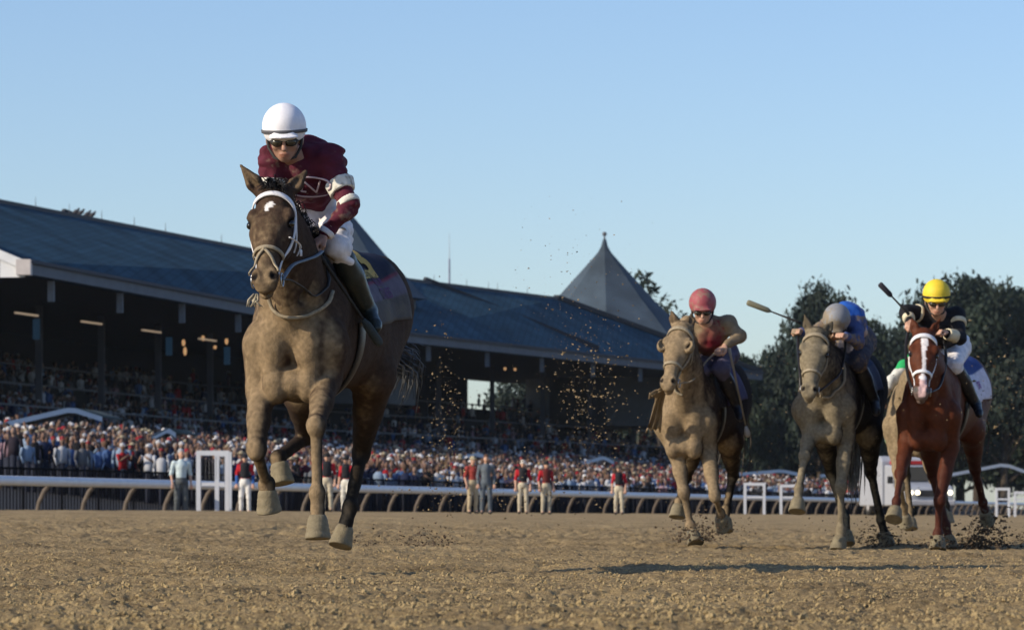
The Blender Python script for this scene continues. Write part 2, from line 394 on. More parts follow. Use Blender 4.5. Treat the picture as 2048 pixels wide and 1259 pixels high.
# ================================================================ crowd fence just behind the rail
M['fence'] = mat('black fence paint', (.006,.006,.008), .95, .2, 5, spec=.05)
fen = empty('crowd_fence', RP(0, -2.0), 'black picket barrier holding back the crowd behind the white rail', 'fence')
mb = MB(); mb.box((-.03,-.03,0), (.03,.03,1.36)); pd = mb.data('fence_post', M['fence'])
for k in range(72): obj('fence_post', pd, fen, RD*(-20+2.4*k))
mb = MB()
mb.bar(RD*-22, RD*160, .04, .05); mb.v[-1][:, 2] += 1.33; mb.bar(RD*-22, RD*160, .04, .05); mb.v[-1][:, 2] += .18
mb.build('fence_rail', M['fence'], fen)
mb = MB()
for t in np.arange(-20, 150, .2): mb.box((-.014,-.014,.05), (.014,.014,1.32), o=RD*t)
pk = mb.build('picket', M['fence'], fen); pk['kind'] = 'stuff'

# ================================================================ grandstand
def roofmat():
    m = mat('slate roof', (.026,.064,.096), .97, .30, .5, .35, 6, coords='Object', bdist=.03)
    nt = m.node_tree; b = nt.nodes['Principled BSDF']
    tc = nt.nodes.new('ShaderNodeTexCoord'); wv = nt.nodes.new('ShaderNodeTexBrick'); wv.inputs['Scale'].default_value = 1
    wv.inputs['Color1'].default_value = (.9,.9,.9,1); wv.inputs['Color2'].default_value = (1.15,1.15,1.15,1); wv.inputs['Mortar'].default_value = (.6,.6,.6,1)
    wv.inputs['Brick Width'].default_value = 1.1; wv.inputs['Row Height'].default_value = .35; wv.inputs['Mortar Size'].default_value = .03
    mp = nt.nodes.new('ShaderNodeMapping'); mp.inputs['Rotation'].default_value = (math.radians(90), 0, math.radians(75))
    nt.links.new(tc.outputs['Object'], mp.inputs[0]); nt.links.new(mp.outputs[0], wv.inputs[0])
    src = b.inputs['Base Color'].links[0].from_socket; mx = nt.nodes.new('ShaderNodeMix'); mx.data_type = 'RGBA'; mx.blend_type = 'MULTIPLY'; mx.inputs[0].default_value = .6
    nt.links.new(src, mx.inputs[6]); nt.links.new(wv.outputs[0], mx.inputs[7]); nt.links.new(mx.outputs[2], b.inputs['Base Color'])
    b.inputs['Specular IOR Level'].default_value = .05
    return m
M['roof'] = roofmat()
M['fascia'] = mat('weathered fascia board', (.085,.10,.125), .7, .12, 1.5, .1, 10)
M['white_board'] = mat('white siding', (.62,.64,.66), .7, .08, 1.2, .1, 10)
M['dark_int'] = mat('interior timber with painted shade', (.004,.004,.005), .95, .2, 1)  # near-black colour paints the deep shade under the roof
M['deck'] = mat('dark seating deck', (.006,.006,.008), .95, .2, 1)  # deck colour also blackened to carry the shade of the stand
M['lamp'] = mat('lit lamp', (.8,.7,.5), .5, .02, 3, emit=((1, .55, .25), .5))
M['lamp_dim'] = mat('dim fluorescent lamp', (.8,.7,.5), .5, .02, 3, emit=((1, .72, .5), .22))
M['screen'] = mat('blue television screen', (.02,.05,.1), .4, .02, 3, emit=((.08, .3, .6), .05))
EV = 10.1; RV = 14.1
A = P(50, 520, 148); C = P(811, 664, 206.6); E = P(1520, 746, 264)
A[2] = C[2] = E[2] = EV
RA = P(0, 405, 169); RC_ = P(807, 559, 224.6); RE = P(1112, 597, 244.4); RA[2] = RC_[2] = RE[2] = RV
RA = RC_+(RA-RC_)*1.0
ridge0 = RA+(RA-RC_)/np.linalg.norm(RA-RC_)*16.0            # ridge runs on to the gable end beyond the frame
n1v = unit(np.cross(C-A, (0, 0, 1)))                         # track-side normal of section 1
def mirror(p, r, n): d = np.dot(p-r, n); q = p-2*d*n; return q
gs = empty('grandstand', (A[0], A[1], 0), 'long open grandstand with slate roof, packed with seated spectators, left to centre', 'grandstand'); GO = np.array([A[0], A[1], 0])
bA = mirror(A, ridge0, n1v)*1.0; bA[2] = EV
n2v = unit(np.cross(E-C, (0, 0, 1)))
bC = mirror(C, RC_, unit(n1v+n2v)); bC[2] = EV; bE = mirror(E, RE, n2v); bE[2] = EV
ridge0 = np.array([A[0]-n1v[0]*9.6, A[1]-n1v[1]*9.6, RV]); bA = A-n1v*19.2
def slab(name, quad, t, mt, parent, org):
    quad = [np.asarray(q, float) for q in quad]; nrm = unit(np.cross(quad[1]-quad[0], quad[2]-quad[0]))
    if nrm[2] < 0: nrm = -nrm
    v = [q-org for q in quad]+[q-org-nrm*t for q in quad]; k = len(quad)
    f = [tuple(range(k)), tuple(range(2*k-1, k-1, -1))]+[(i, i+k, (i+1) % k+k, (i+1) % k) for i in range(k)]
    return obj(name, mesh_data(name, v, f, mt, smooth=False), parent)
slab('roof', [A, C, RC_, ridge0], .25, M['roof'], gs, GO)
slab('roof', [C, E, RE, RC_], .25, M['roof'], gs, GO)
slab('roof', [ridge0, RC_, bC, bA], .25, M['roof'], gs, GO)
slab('roof', [RC_, RE, bE, bC], .25, M['roof'], gs, GO)
slab('roof', [RE, E, bE], .25, M['roof'], gs, GO)
dz = np.array([0, 0, 1.0])
for a, b, n in ((A, C, n1v), (C, E, n2v)):
    mb = MB(); mb.bar(a+n*.12-dz*.30-GO, b+n*.12-dz*.30-GO, .12, .42); mb.build('fascia', M['fascia'], gs)
    mb = MB(); mb.bar(a+n*.2-dz*.02-GO, b+n*.2-dz*.02-GO, .22, .14, c=(.03,.035,.05)); mb.build('eave_shadow_strip', M['shade'], gs)  # dark bar added for the shadow gap line above the fascia
# soffit, back wall, decks
def offs(p, n, d, z): q = p-n*d; q = q.copy(); q[2] = z; return q
def deckline(d, z): # three points following the bend
    return [offs(A, n1v, d, z), offs(C, unit(n1v+n2v), d, z), offs(E, n2v, d, z)]
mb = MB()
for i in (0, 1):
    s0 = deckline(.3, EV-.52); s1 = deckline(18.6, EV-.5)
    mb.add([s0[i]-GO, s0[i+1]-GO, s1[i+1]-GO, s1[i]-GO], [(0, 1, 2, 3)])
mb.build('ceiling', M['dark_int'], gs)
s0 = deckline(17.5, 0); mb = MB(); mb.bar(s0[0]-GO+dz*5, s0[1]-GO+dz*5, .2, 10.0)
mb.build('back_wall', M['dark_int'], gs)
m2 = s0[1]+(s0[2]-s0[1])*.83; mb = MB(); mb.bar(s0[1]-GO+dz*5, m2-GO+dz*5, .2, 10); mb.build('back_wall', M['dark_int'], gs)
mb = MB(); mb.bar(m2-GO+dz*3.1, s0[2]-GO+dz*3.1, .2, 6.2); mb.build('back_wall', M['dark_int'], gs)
TIERS = []
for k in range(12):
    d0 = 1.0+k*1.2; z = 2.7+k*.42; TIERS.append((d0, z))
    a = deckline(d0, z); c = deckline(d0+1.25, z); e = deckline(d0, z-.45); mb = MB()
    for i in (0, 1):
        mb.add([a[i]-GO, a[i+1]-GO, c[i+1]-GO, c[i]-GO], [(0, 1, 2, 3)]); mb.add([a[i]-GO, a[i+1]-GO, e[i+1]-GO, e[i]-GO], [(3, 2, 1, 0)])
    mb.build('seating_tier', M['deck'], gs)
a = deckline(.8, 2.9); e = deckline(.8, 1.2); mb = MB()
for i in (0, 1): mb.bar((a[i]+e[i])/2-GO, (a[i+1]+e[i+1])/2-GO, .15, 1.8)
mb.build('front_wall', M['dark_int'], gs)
M['railing'] = mat('grey railing paint', (.05,.055,.07), .6, .1, 3)
for k, (d0, z) in enumerate(TIERS):
    if k % 3 == 0:
        mb = MB(); a = deckline(d0+.1, z+.95)
        for i in (0, 1):
            mb.bar(a[i]-GO, a[i+1]-GO, .07, .07)
            L = np.linalg.norm(a[i+1]-a[i])
            for t in np.arange(0, L, 4.0): q = a[i]+(a[i+1]-a[i])*t/L-GO; mb.bar(q, q-dz*.95, .05, .05)
        mb.build('railing', M['railing'], gs)
# columns and eave brackets
mbc = MB(); mbc.box((-.11,-.11,0), (.11,.11,EV-.5)); cd = mbc.data('column', M['railing'])
mbi = MB(); mbi.box((-.15,-.15,0), (.15,.15,EV-.5), c=(.05,.055,.07)); ci_ = mbi.data('column', M['shade'])
mbb = MB(); mbb.box((-.13,-.13,-1.35), (.13,.13,-.52), c=(.16,.19,.23)); bd = mbb.data('bracket', M['shade'])
def along(a, b, step, first=0):
    L = np.linalg.norm(b-a); return [a+(b-a)*t/L for t in np.arange(first, L, step)]
for n, a, b in ((n1v, A, C), (n2v, C, E)):
    for p in along(a, b, 8.6, 4.0):
        q = p-n*7.0; obj('column', ci_, gs, (q[0]-GO[0], q[1]-GO[1], 0))
        q = p-n*.35; obj('bracket', bd, gs, (q[0]-GO[0], q[1]-GO[1], EV))
# roof seam straps, ridge rods
mb = MB()
def onroof(px, py, a, c, r0, r1):      # point of the roof plane seen at a photo pixel
    n = np.cross(c-a, r0-a); d = P(px, py, 1.0)-np.array([0, 0, CAMZ]); o = np.array([0, 0, CAMZ]); return o+d*(np.dot(a-o, n)/np.dot(d, n))
for (p0, p1, sec) in (((125, 431), (690, 640), 0), ((849, 565), (1195, 702), 1)):
    a, c, r0 = (A, C, ridge0) if sec == 0 else (C, E, RC_)
    q0 = onroof(*p0, a, c, r0, 0); q1 = onroof(*p1, a, c, r0, 0)
    mb.bar(q0-GO+dz*.16, q1-GO+dz*.16, .30, .36, c=(.012,.016,.024))
mb.bar(RE-GO+dz*.1, E-GO+dz*.1, .4, .3, c=(.012,.016,.024))
mb.build('roof_seam', M['shade'], gs)
mb = MB(); mb.bar(ridge0-GO, RC_-GO, .3, .22, c=(.05,.055,.065)); mb.bar(RC_-GO, RE-GO, .3, .22, c=(.05,.055,.065)); mb.build('ridge_cap', M['shade'], gs)
def onridge(px):
    best = None
    for t in np.linspace(0, 1, 400):
        for a, b in ((ridge0, RC_), (RC_, RE)):
            p = a+(b-a)*t; e = abs(1024+p[0]/p[1]*FPX-px)
            if best is None or e < best[0]: best = (e, p)
    return best[1]
mbr = MB(); mbr.tube([(0,0,0),(0,0,.55)], [.025,.008], 5, c=(.1,.1,.12)); rd = mbr.data('lightning_rod', M['shade'])
for px in (70, 140, 205, 268, 330, 442, 868, 933, 977, 995, 1055): q = onridge(px)-GO; obj('lightning_rod', rd, gs, q)
q = onridge(899)-GO; mb = MB(); mb.tube([q-dz*.3, q+dz*1.6], [.07, .06], 6, c=(.22,.25,.34)); mb.tube([q+dz*1.6, q+dz*3.2], [.03, .01], 5, c=(.4,.45,.5)); mb.build('antenna', M['shade'], gs)
# small roof vent
q = onroof(461, 536, A, C, ridge0, 0)-GO; mb = MB(); mb.box((-.15,-.15,0), (.15,.15,.5), c=(.03,.04,.055), o=q); mb.build('roof_vent', M['shade'], gs)
# gable end with white siding boards
rn = unit(ridge0-A); gn = -unit(C-A)
for k in range(9):
    t0 = k/9*.98; a = A+(ridge0-A)*t0; a2 = A+(ridge0-A)*(t0+.105)
    lo = EV-.62; mb = MB()
    p0 = a-n1v*.0; p1 = a2
    mb.add([np.array([p0[0], p0[1], lo])-GO+gn*.05, np.array([p1[0], p1[1], lo])-GO+gn*.05, p1-GO-dz*.22+gn*.05, p0-GO-dz*.22+gn*.05], [(0, 1, 2, 3)])
    v4 = mb.v[0]; mb.add(list(v4-gn*.08), [(3, 2, 1, 0)])
    mb.build('siding_board', M['white_board'], gs)
mb = MB(); q = A-n1v*2.1; mb.box((-.9, -.2, 0), (.9, .2, EV-.62), R=np.array([n1v, -gn, (0, 0, 1)]).T, o=q-GO+gn*.1-n1v*.6); mb.build('end_pier', M['white_board'], gs)
mb = MB(); mb.bar(A-GO+gn*.1-dz*.15, ridge0-GO+gn*.1-dz*.15, .12, .34); mb.build('fascia', M['white_board'], gs)
mb = MB(); mb.box((-.28,-.28,-.55), (.28,.28,.05), c=(.62,.56,.52), o=A-GO+gn*.1); mb.build('eave_corner', M['shade'], gs)
# lamps and screens under the roof
def under(px, py, Y): return P(px, py, Y)-GO
for (px, py) in ((53, 628), (183, 645), (303, 662), (415, 679)):
    Y = 160+px*.075; q = under(px, py, Y); mb = MB(); mb.bar(q-RD*1.3, q+RD*1.3, .09, .08); mb.build('strip_lamp', M['lamp_dim'], gs)
for (px, py, h) in ((367, 685, .35), (370, 702, .45), (406, 676, .3), (453, 682, .35), (430, 694, .2), (1010, 737, .2), (1030, 738, .2)):
    Y = 170+px*.07; q = under(px, py, Y); mb = MB(); mb.ball(q, (.09, .09, h/2), nu=8, nv=6); mb.build('lamp', M['lamp'], gs, smooth=True)
for (px, py) in ((73, 658), (338, 692), (454, 711)):
    Y = 165+px*.07; q = under(px, py, Y); mb = MB(); mb.box((-.16,-.05,-.45), (.16,.05,.45), o=q); mb.build('television', M['screen'], gs)
# turrets
def turret(apx, apy, Y, half, h, hfin, label_note):
    apex = P(apx, apy, Y); prof = []; n = 8
    mb = MB(); base = apex-dz*h
    top = h; pr = [(half*1.02, 0), (half*.56, h*.40), (half*.31, h*.64), (half*.165, h*.78), (half*.075, h*.87), (half*.038, h*.93), (half*.018, h)]
    mb.lathe(pr, base-GO, n=n, c=(1, 1, 1)); t = mb.build('turret_roof', M['turret'], gs, smooth=False)
    mb = MB(); mb.tube([apex-GO, apex-GO+dz*hfin], [.07, .05], 6, c=(.1,.1,.11)); mb.ball(apex-GO+dz*hfin, .16, (.1,.1,.11)); mb.build('finial', M['shade'], t)
    mb = MB(); mb.lathe([(half*.9, -6), (half*.9, .1)], base-GO, n=n, c=(.05,.055,.06)); mb.build('turret_wall', M['shade'], gs)
M['turret'] = mat('weathered turret shingles', (.046,.068,.092), .95, .35, .5, .6, 5, bdist=.03)
turret(664, 368, 216, 5.25, 6.5, .5, '')
turret(1209, 478, 262, 6.0, 6.9, .35, '')
# roof birds
for px, wh in ((153, 'leftmost'), (162, 'second from left'), (173, 'third from left'), (184, 'rightmost')):
    q = onridge(px)+dz*.12; bobj = empty('pigeon', q, f'{wh} of the four small dark pigeons on the grandstand ridge', 'bird', 'pigeons on the ridge')
    mb = MB(); mb.ball((0, 0, .12), (.17, .09, .10), (.05,.05,.06), R=np.array([[.9,0,-.44],[0,1,0],[.44,0,.9]])); mb.ball((.13, 0, .25), .055, (.04,.04,.05)); mb.tube([(-.1,0,.08),(-.28,0,.0)], [.05,.02], 5, c=(.04,.04,.05)); mb.tube([(.16,0,.25),(.22,0,.24)], [.02,.004], 4, c=(.1,.08,.05)); mb.tube([(0,0,.05),(0,0,-.14)], .012, 4, c=(.1,.06,.05))
    mb.build('body', M['shade'], bobj)
# ================================================================ white frames (judges' gates) on the rail line
M['white_paint'] = mat('white gloss paint', (.60,.62,.66), .5, .05, 4)  # white toned down, so the frames' shade is in the colour
def gate(px, Yd, w, h, lab, dpt=.0, px2=None):
    o = P(px, HOR, Yd); o[2] = 0; e = empty('gate_frame', o, lab, 'gate', None)
    for dx in (0, w):
        mb = MB(); mb.box((-.05,-.05,0), (.05,.05,h-.11), o=(dx, 0, 0)); mb.build('post', M['white_paint'], e)
    mb = MB(); mb.box((-.05,-.05,0), (w+.05,.05,.11), o=(0, 0, h-.11)); mb.build('top_bar', M['white_paint'], e)
    mb = MB(); mb.box((.06,-.04,.95), (w-.06,.04,1.03)); mb.build('cross_bar', M['white_paint'], e)
    mb = MB()
    for k in range(1, 8): mb.tube([(k*w/8, 0, 1.1), (k*w/8, 0, h-.13)], .006, 4, c=(.12,.12,.12))
    mb.build('bar', M['shade'], e); return e
gate(397, 88, .66, 1.76, 'tall white gate frame beside the rail, nearest, right of the man in light shirt')
gate(434, 91, .30, 1.78, 'narrow white gate frame just behind the tall one at left of the leading horse')
gate(1490, 150, .75, 1.55, 'small white gate frame on far rail between second and third horses, leftmost of two')
gate(1562, 152, .6, 1.5, 'small white gate frame on the far rail just left of the third horse')
gate(1993, 170, .55, 1.5, 'small white gate frame on the far rail at the right edge, leftmost of two')
gate(2030, 172, .6, 1.35, 'small white gate frame cut by the right edge of the photo')
# ================================================================ tents and canopies
M['awning'] = mat('white canvas', (.55,.6,.66), .7, .08, 1)
def tent(p0, p1, Y, h, label, wallc=(.25, .3, .36)):
    a = P(p0[0], p0[1], Y); b = P(p1[0], p1[1], Y+2); o = np.array([a[0], a[1], 0]); e = empty('canopy_tent', o, label, 'tent'); dpt = np.array([.4, 3.2, 0.])
    n = 12; F0 = [a+(b-a)*t+dz*h*(1-abs(2*t-1.3)**1.3*.62 if t > .65 else 1-abs(2*t-1.3)**1.1*.75) for t in np.linspace(0, 1, n)]
    F0 = [a+(b-a)*t+dz*h*max(0, (t/.68 if t < .68 else 1-((t-.68)/.32)*.8)) for t in np.linspace(0, 1, n)]
    v = [q-o for q in F0]+[q+dpt-o for q in F0]; f = [(i, i+1, n+i+1, n+i) for i in range(n-1)]
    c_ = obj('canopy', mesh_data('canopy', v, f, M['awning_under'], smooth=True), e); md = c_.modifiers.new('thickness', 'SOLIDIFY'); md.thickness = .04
    mb = MB()
    for i in range(n-1): mb.add([F0[i]-o-dpt*.01, F0[i+1]-o-dpt*.01, F0[i+1]-o-dz*.17-dpt*.01, F0[i]-o-dz*.17-dpt*.01], [(0, 1, 2, 3)])
    mb.build('valance', M['awning'], e)
    for q in (a, b, a+dpt, b+dpt):
        mb = MB(); mb.tube([q-o, np.array([q[0]-o[0], q[1]-o[1], 0])], .035, 6, c=(.06,.07,.09)); mb.build('pole', M['shade'], e)
M['awning_under'] = mat('awning with painted shade', (.03,.05,.05), .9, .1, 1)  # canopy cloth coloured dark to paint the shade of its underside
tent((12, 843), (205, 838), 128, .45, 'white canvas canopy rising above the crowd at far left')
tent((300, 872), (352, 868), 124, .25, 'small pale canopy inside the crowd left of the gate frame')
tent((905, 915), (985, 920), 165, .3, 'pale blue canopy in the crowd behind the man in grey suit')
tent((1165, 922), (1228, 924), 185, .3, 'pale blue canopy above the crowd left of the second horse')
tent((1465, 946), (1610, 950), 205, .3, 'low pale canopy behind the far rail between second and third horses')
tent((1880, 950), (2070, 952), 200, .7, 'wide grey canopy roof behind the rail at the right edge')
tent((1640, 948), (1780, 950), 208, .3, 'low pale canopy behind the third horse')
# ================================================================ trees beyond the stand
def leafmat(name, c1):
    m = mat(name, c1, .7, .45, .45, spec=.25, coords='Object'); return m
M['leaf_a'] = leafmat('dark oak foliage', (.012,.022,.014)); M['leaf_b'] = leafmat('maple foliage', (.016,.028,.014)); M['leaf_c'] = leafmat('blue green pine foliage', (.010,.020,.016))
M['bark'] = mat('bark', (.06,.045,.032), .9, .3, 2, .6, 12)
def tree_meshes(seed, H, W, nb, leaves, leafsize, mt, loose=0):
    r = np.random.default_rng(seed); blobs = []
    for k in range(nb):
        t = .28+.72*(k+.5)/nb; ang = r.random()*6.28; rad = W*.5*(1-abs(t-.5)**1.6*1.5)*r.uniform(.25, .9)
        blobs.append((np.array([math.cos(ang)*rad, math.sin(ang)*rad, H*t*.93]), W*r.uniform(.13, .24)))
    blobs.append((np.array([0, 0, H*.9]), W*.14)); blobs.append((np.array([0, 0, H*.6]), W*.33))
    P_ = []
    wts = np.array([b[1]**2 for b in blobs]); ids = r.choice(len(blobs), leaves, p=wts/wts.sum())
    d = r.standard_normal((leaves, 3)); d /= np.linalg.norm(d, axis=1)[:, None]
    rr = (.55+.5*r.random(leaves)**.6)*(1+.25*r.standard_normal(leaves)*.5)
    c = np.array([blobs[i][0] for i in ids]); R_ = np.array([blobs[i][1] for i in ids])
    cen = c+d*(R_*rr)[:, None]*(1, 1, .8)
    u = r.standard_normal((leaves, 3)); u /= np.linalg.norm(u, axis=1)[:, None]; w = np.cross(u, d+.4*r.standard_normal((leaves, 3))); w /= np.linalg.norm(w, axis=1)[:, None]
    s = leafsize*r.uniform(.5, 1.3, leaves)[:, None]
    v = np.stack([cen-u*s, cen-w*s*.45, cen+u*s, cen+w*s*.5], 1).reshape(-1, 3)
    f = np.arange(leaves*4).reshape(-1, 4)
    crown = mesh_data('crown', v, f, mt, smooth=False)
    mb = MB(); tr = .022*H
    mb.tube([(0, 0, -.3), (0.05*W*.1, 0, H*.25), (0, .1, H*.55), (.1, 0, H*.8)], [tr*1.3, tr, tr*.6, tr*.25], 8)
    for b in blobs[:-2]:
        z0 = b[0][2]*.55; mid = np.array([b[0][0]*.45, b[0][1]*.45, b[0][2]*.8]); mb.tube([(0, 0, z0), mid, b[0]], [tr*.5, tr*.3, tr*.1], 5)
    return crown, mb.data('trunk', M['bark'], True)
TM = [tree_meshes(1, 17, 13, 18, 15000, .34, M['leaf_a']), tree_meshes(2, 17, 10, 16, 13000, .32, M['leaf_b']), tree_meshes(3, 18, 9, 15, 12000, .30, M['leaf_c']), tree_meshes(5, 17, 15, 22, 17000, .36, M['leaf_a'])]
def tree(px, topy, Y, kind, label, group=None, wx=1.0):
    b = P(px, HOR, Y); b[2] = 0; hh = CAMZ+(HOR-topy)*Y/FPX; e = empty('leafy_tree', b, label, 'tree', group)
    s = hh/17.0; a = random.random()*6.28
    c = obj('crown', TM[kind][0], e); t = obj('trunk', TM[kind][1], e)
    for q in (c, t): q.scale = (s*wx, s*wx, s); q.rotation_euler = (0, 0, a)
    return e
T_ = [(1490, 702, 300, 1, 'rounded dark tree just right of the end of the grandstand roof', .55), (1552, 694, 318, 0, 'dark tree between the grandstand end and the third horse, behind a lower neighbour', .5),
 (1640, 586, 300, 3, 'tall dark tree rising directly behind the third horse and rider', .50), (1728, 624, 296, 1, 'dark tree right of the blue rider, shorter than the tall one behind him', .52),
 (1800, 666, 310, 0, 'lower dark tree filling the gap left of the yellow capped rider', .6), (1893, 574, 280, 3, 'tall dense tree behind the yellow capped rider', .62),
 (1955, 571, 292, 2, 'tall dark conifer like tree right of the yellow helmet', .8), (2010, 582, 276, 0, 'broad dense tree in the top right corner of the tree line', .7), (2062, 566, 288, 1, 'dark tree cut by the right edge of the photo', 1.0)]
for a in T_: tree(a[0], a[1], a[2], a[3], a[4], None, a[5])
BELT = ['low dark tree behind the corner of the grandstand roof', 'low dark tree between the grandstand end and the third horse', 'low dark tree just left of the third horse head', 'low dark tree behind the body of the third horse', 'low dark tree between the third and fourth horses', 'low dark tree behind the chestnut horse chest', 'low dark tree just right of the chestnut horse saddle', 'low dark tree above the wide grey canopy at right', 'low dark tree cut off by the right edge of the photo']
SEEN = ['shrubby green tree seen through the grandstand, right of the bright opening', 'green tree seen under the roof behind the column of flying dirt', 'green tree seen under the roof right of the flying dirt', 'green tree seen under the roof just left of the second horse', 'dark tree under the eave directly behind the second rider', 'low tree top inside the bright opening at the back of the grandstand']
for k, (px, ty, Y, kd) in enumerate([(1470, 800, 330, 3), (1530, 770, 335, 0), (1600, 770, 330, 3), (1680, 740, 335, 1), (1760, 760, 330, 3), (1840, 740, 330, 0), (1920, 700, 330, 3), (2000, 720, 325, 1), (2080, 740, 325, 3)]):
    tree(px, ty, Y, kd, BELT[k], None, 1.15)
for k, (px, ty, Y, kd) in enumerate([(1085, 735, 330, 3), (1160, 725, 335, 0), (1240, 730, 330, 1), (1310, 720, 326, 3), (1385, 745, 330, 0), (1030, 790, 340, 1)]):
    tree(px, ty, Y, kd, SEEN[k], None, 1.0)
# sparse taller trees whose tops show by the far turret
def sparse(px, topy, Y, label, seed):
    c, t = tree_meshes(seed, 17, 7, 9, 900, .30, M['leaf_a']); b = P(px, HOR, Y); b[2] = 0; e = empty('leafy_tree', b, label, 'tree'); s = (CAMZ+(HOR-topy)*Y/FPX)/17
    for q in (obj('crown', c, e), obj('trunk', t, e)): q.scale = (s, s, s)
sparse(1283, 522, 300, 'thin crowned tree top poking above the roof right beside the far turret', 21)
sparse(1318, 576, 290, 'thin tree behind the second rider, lower than the one beside the turret', 23)
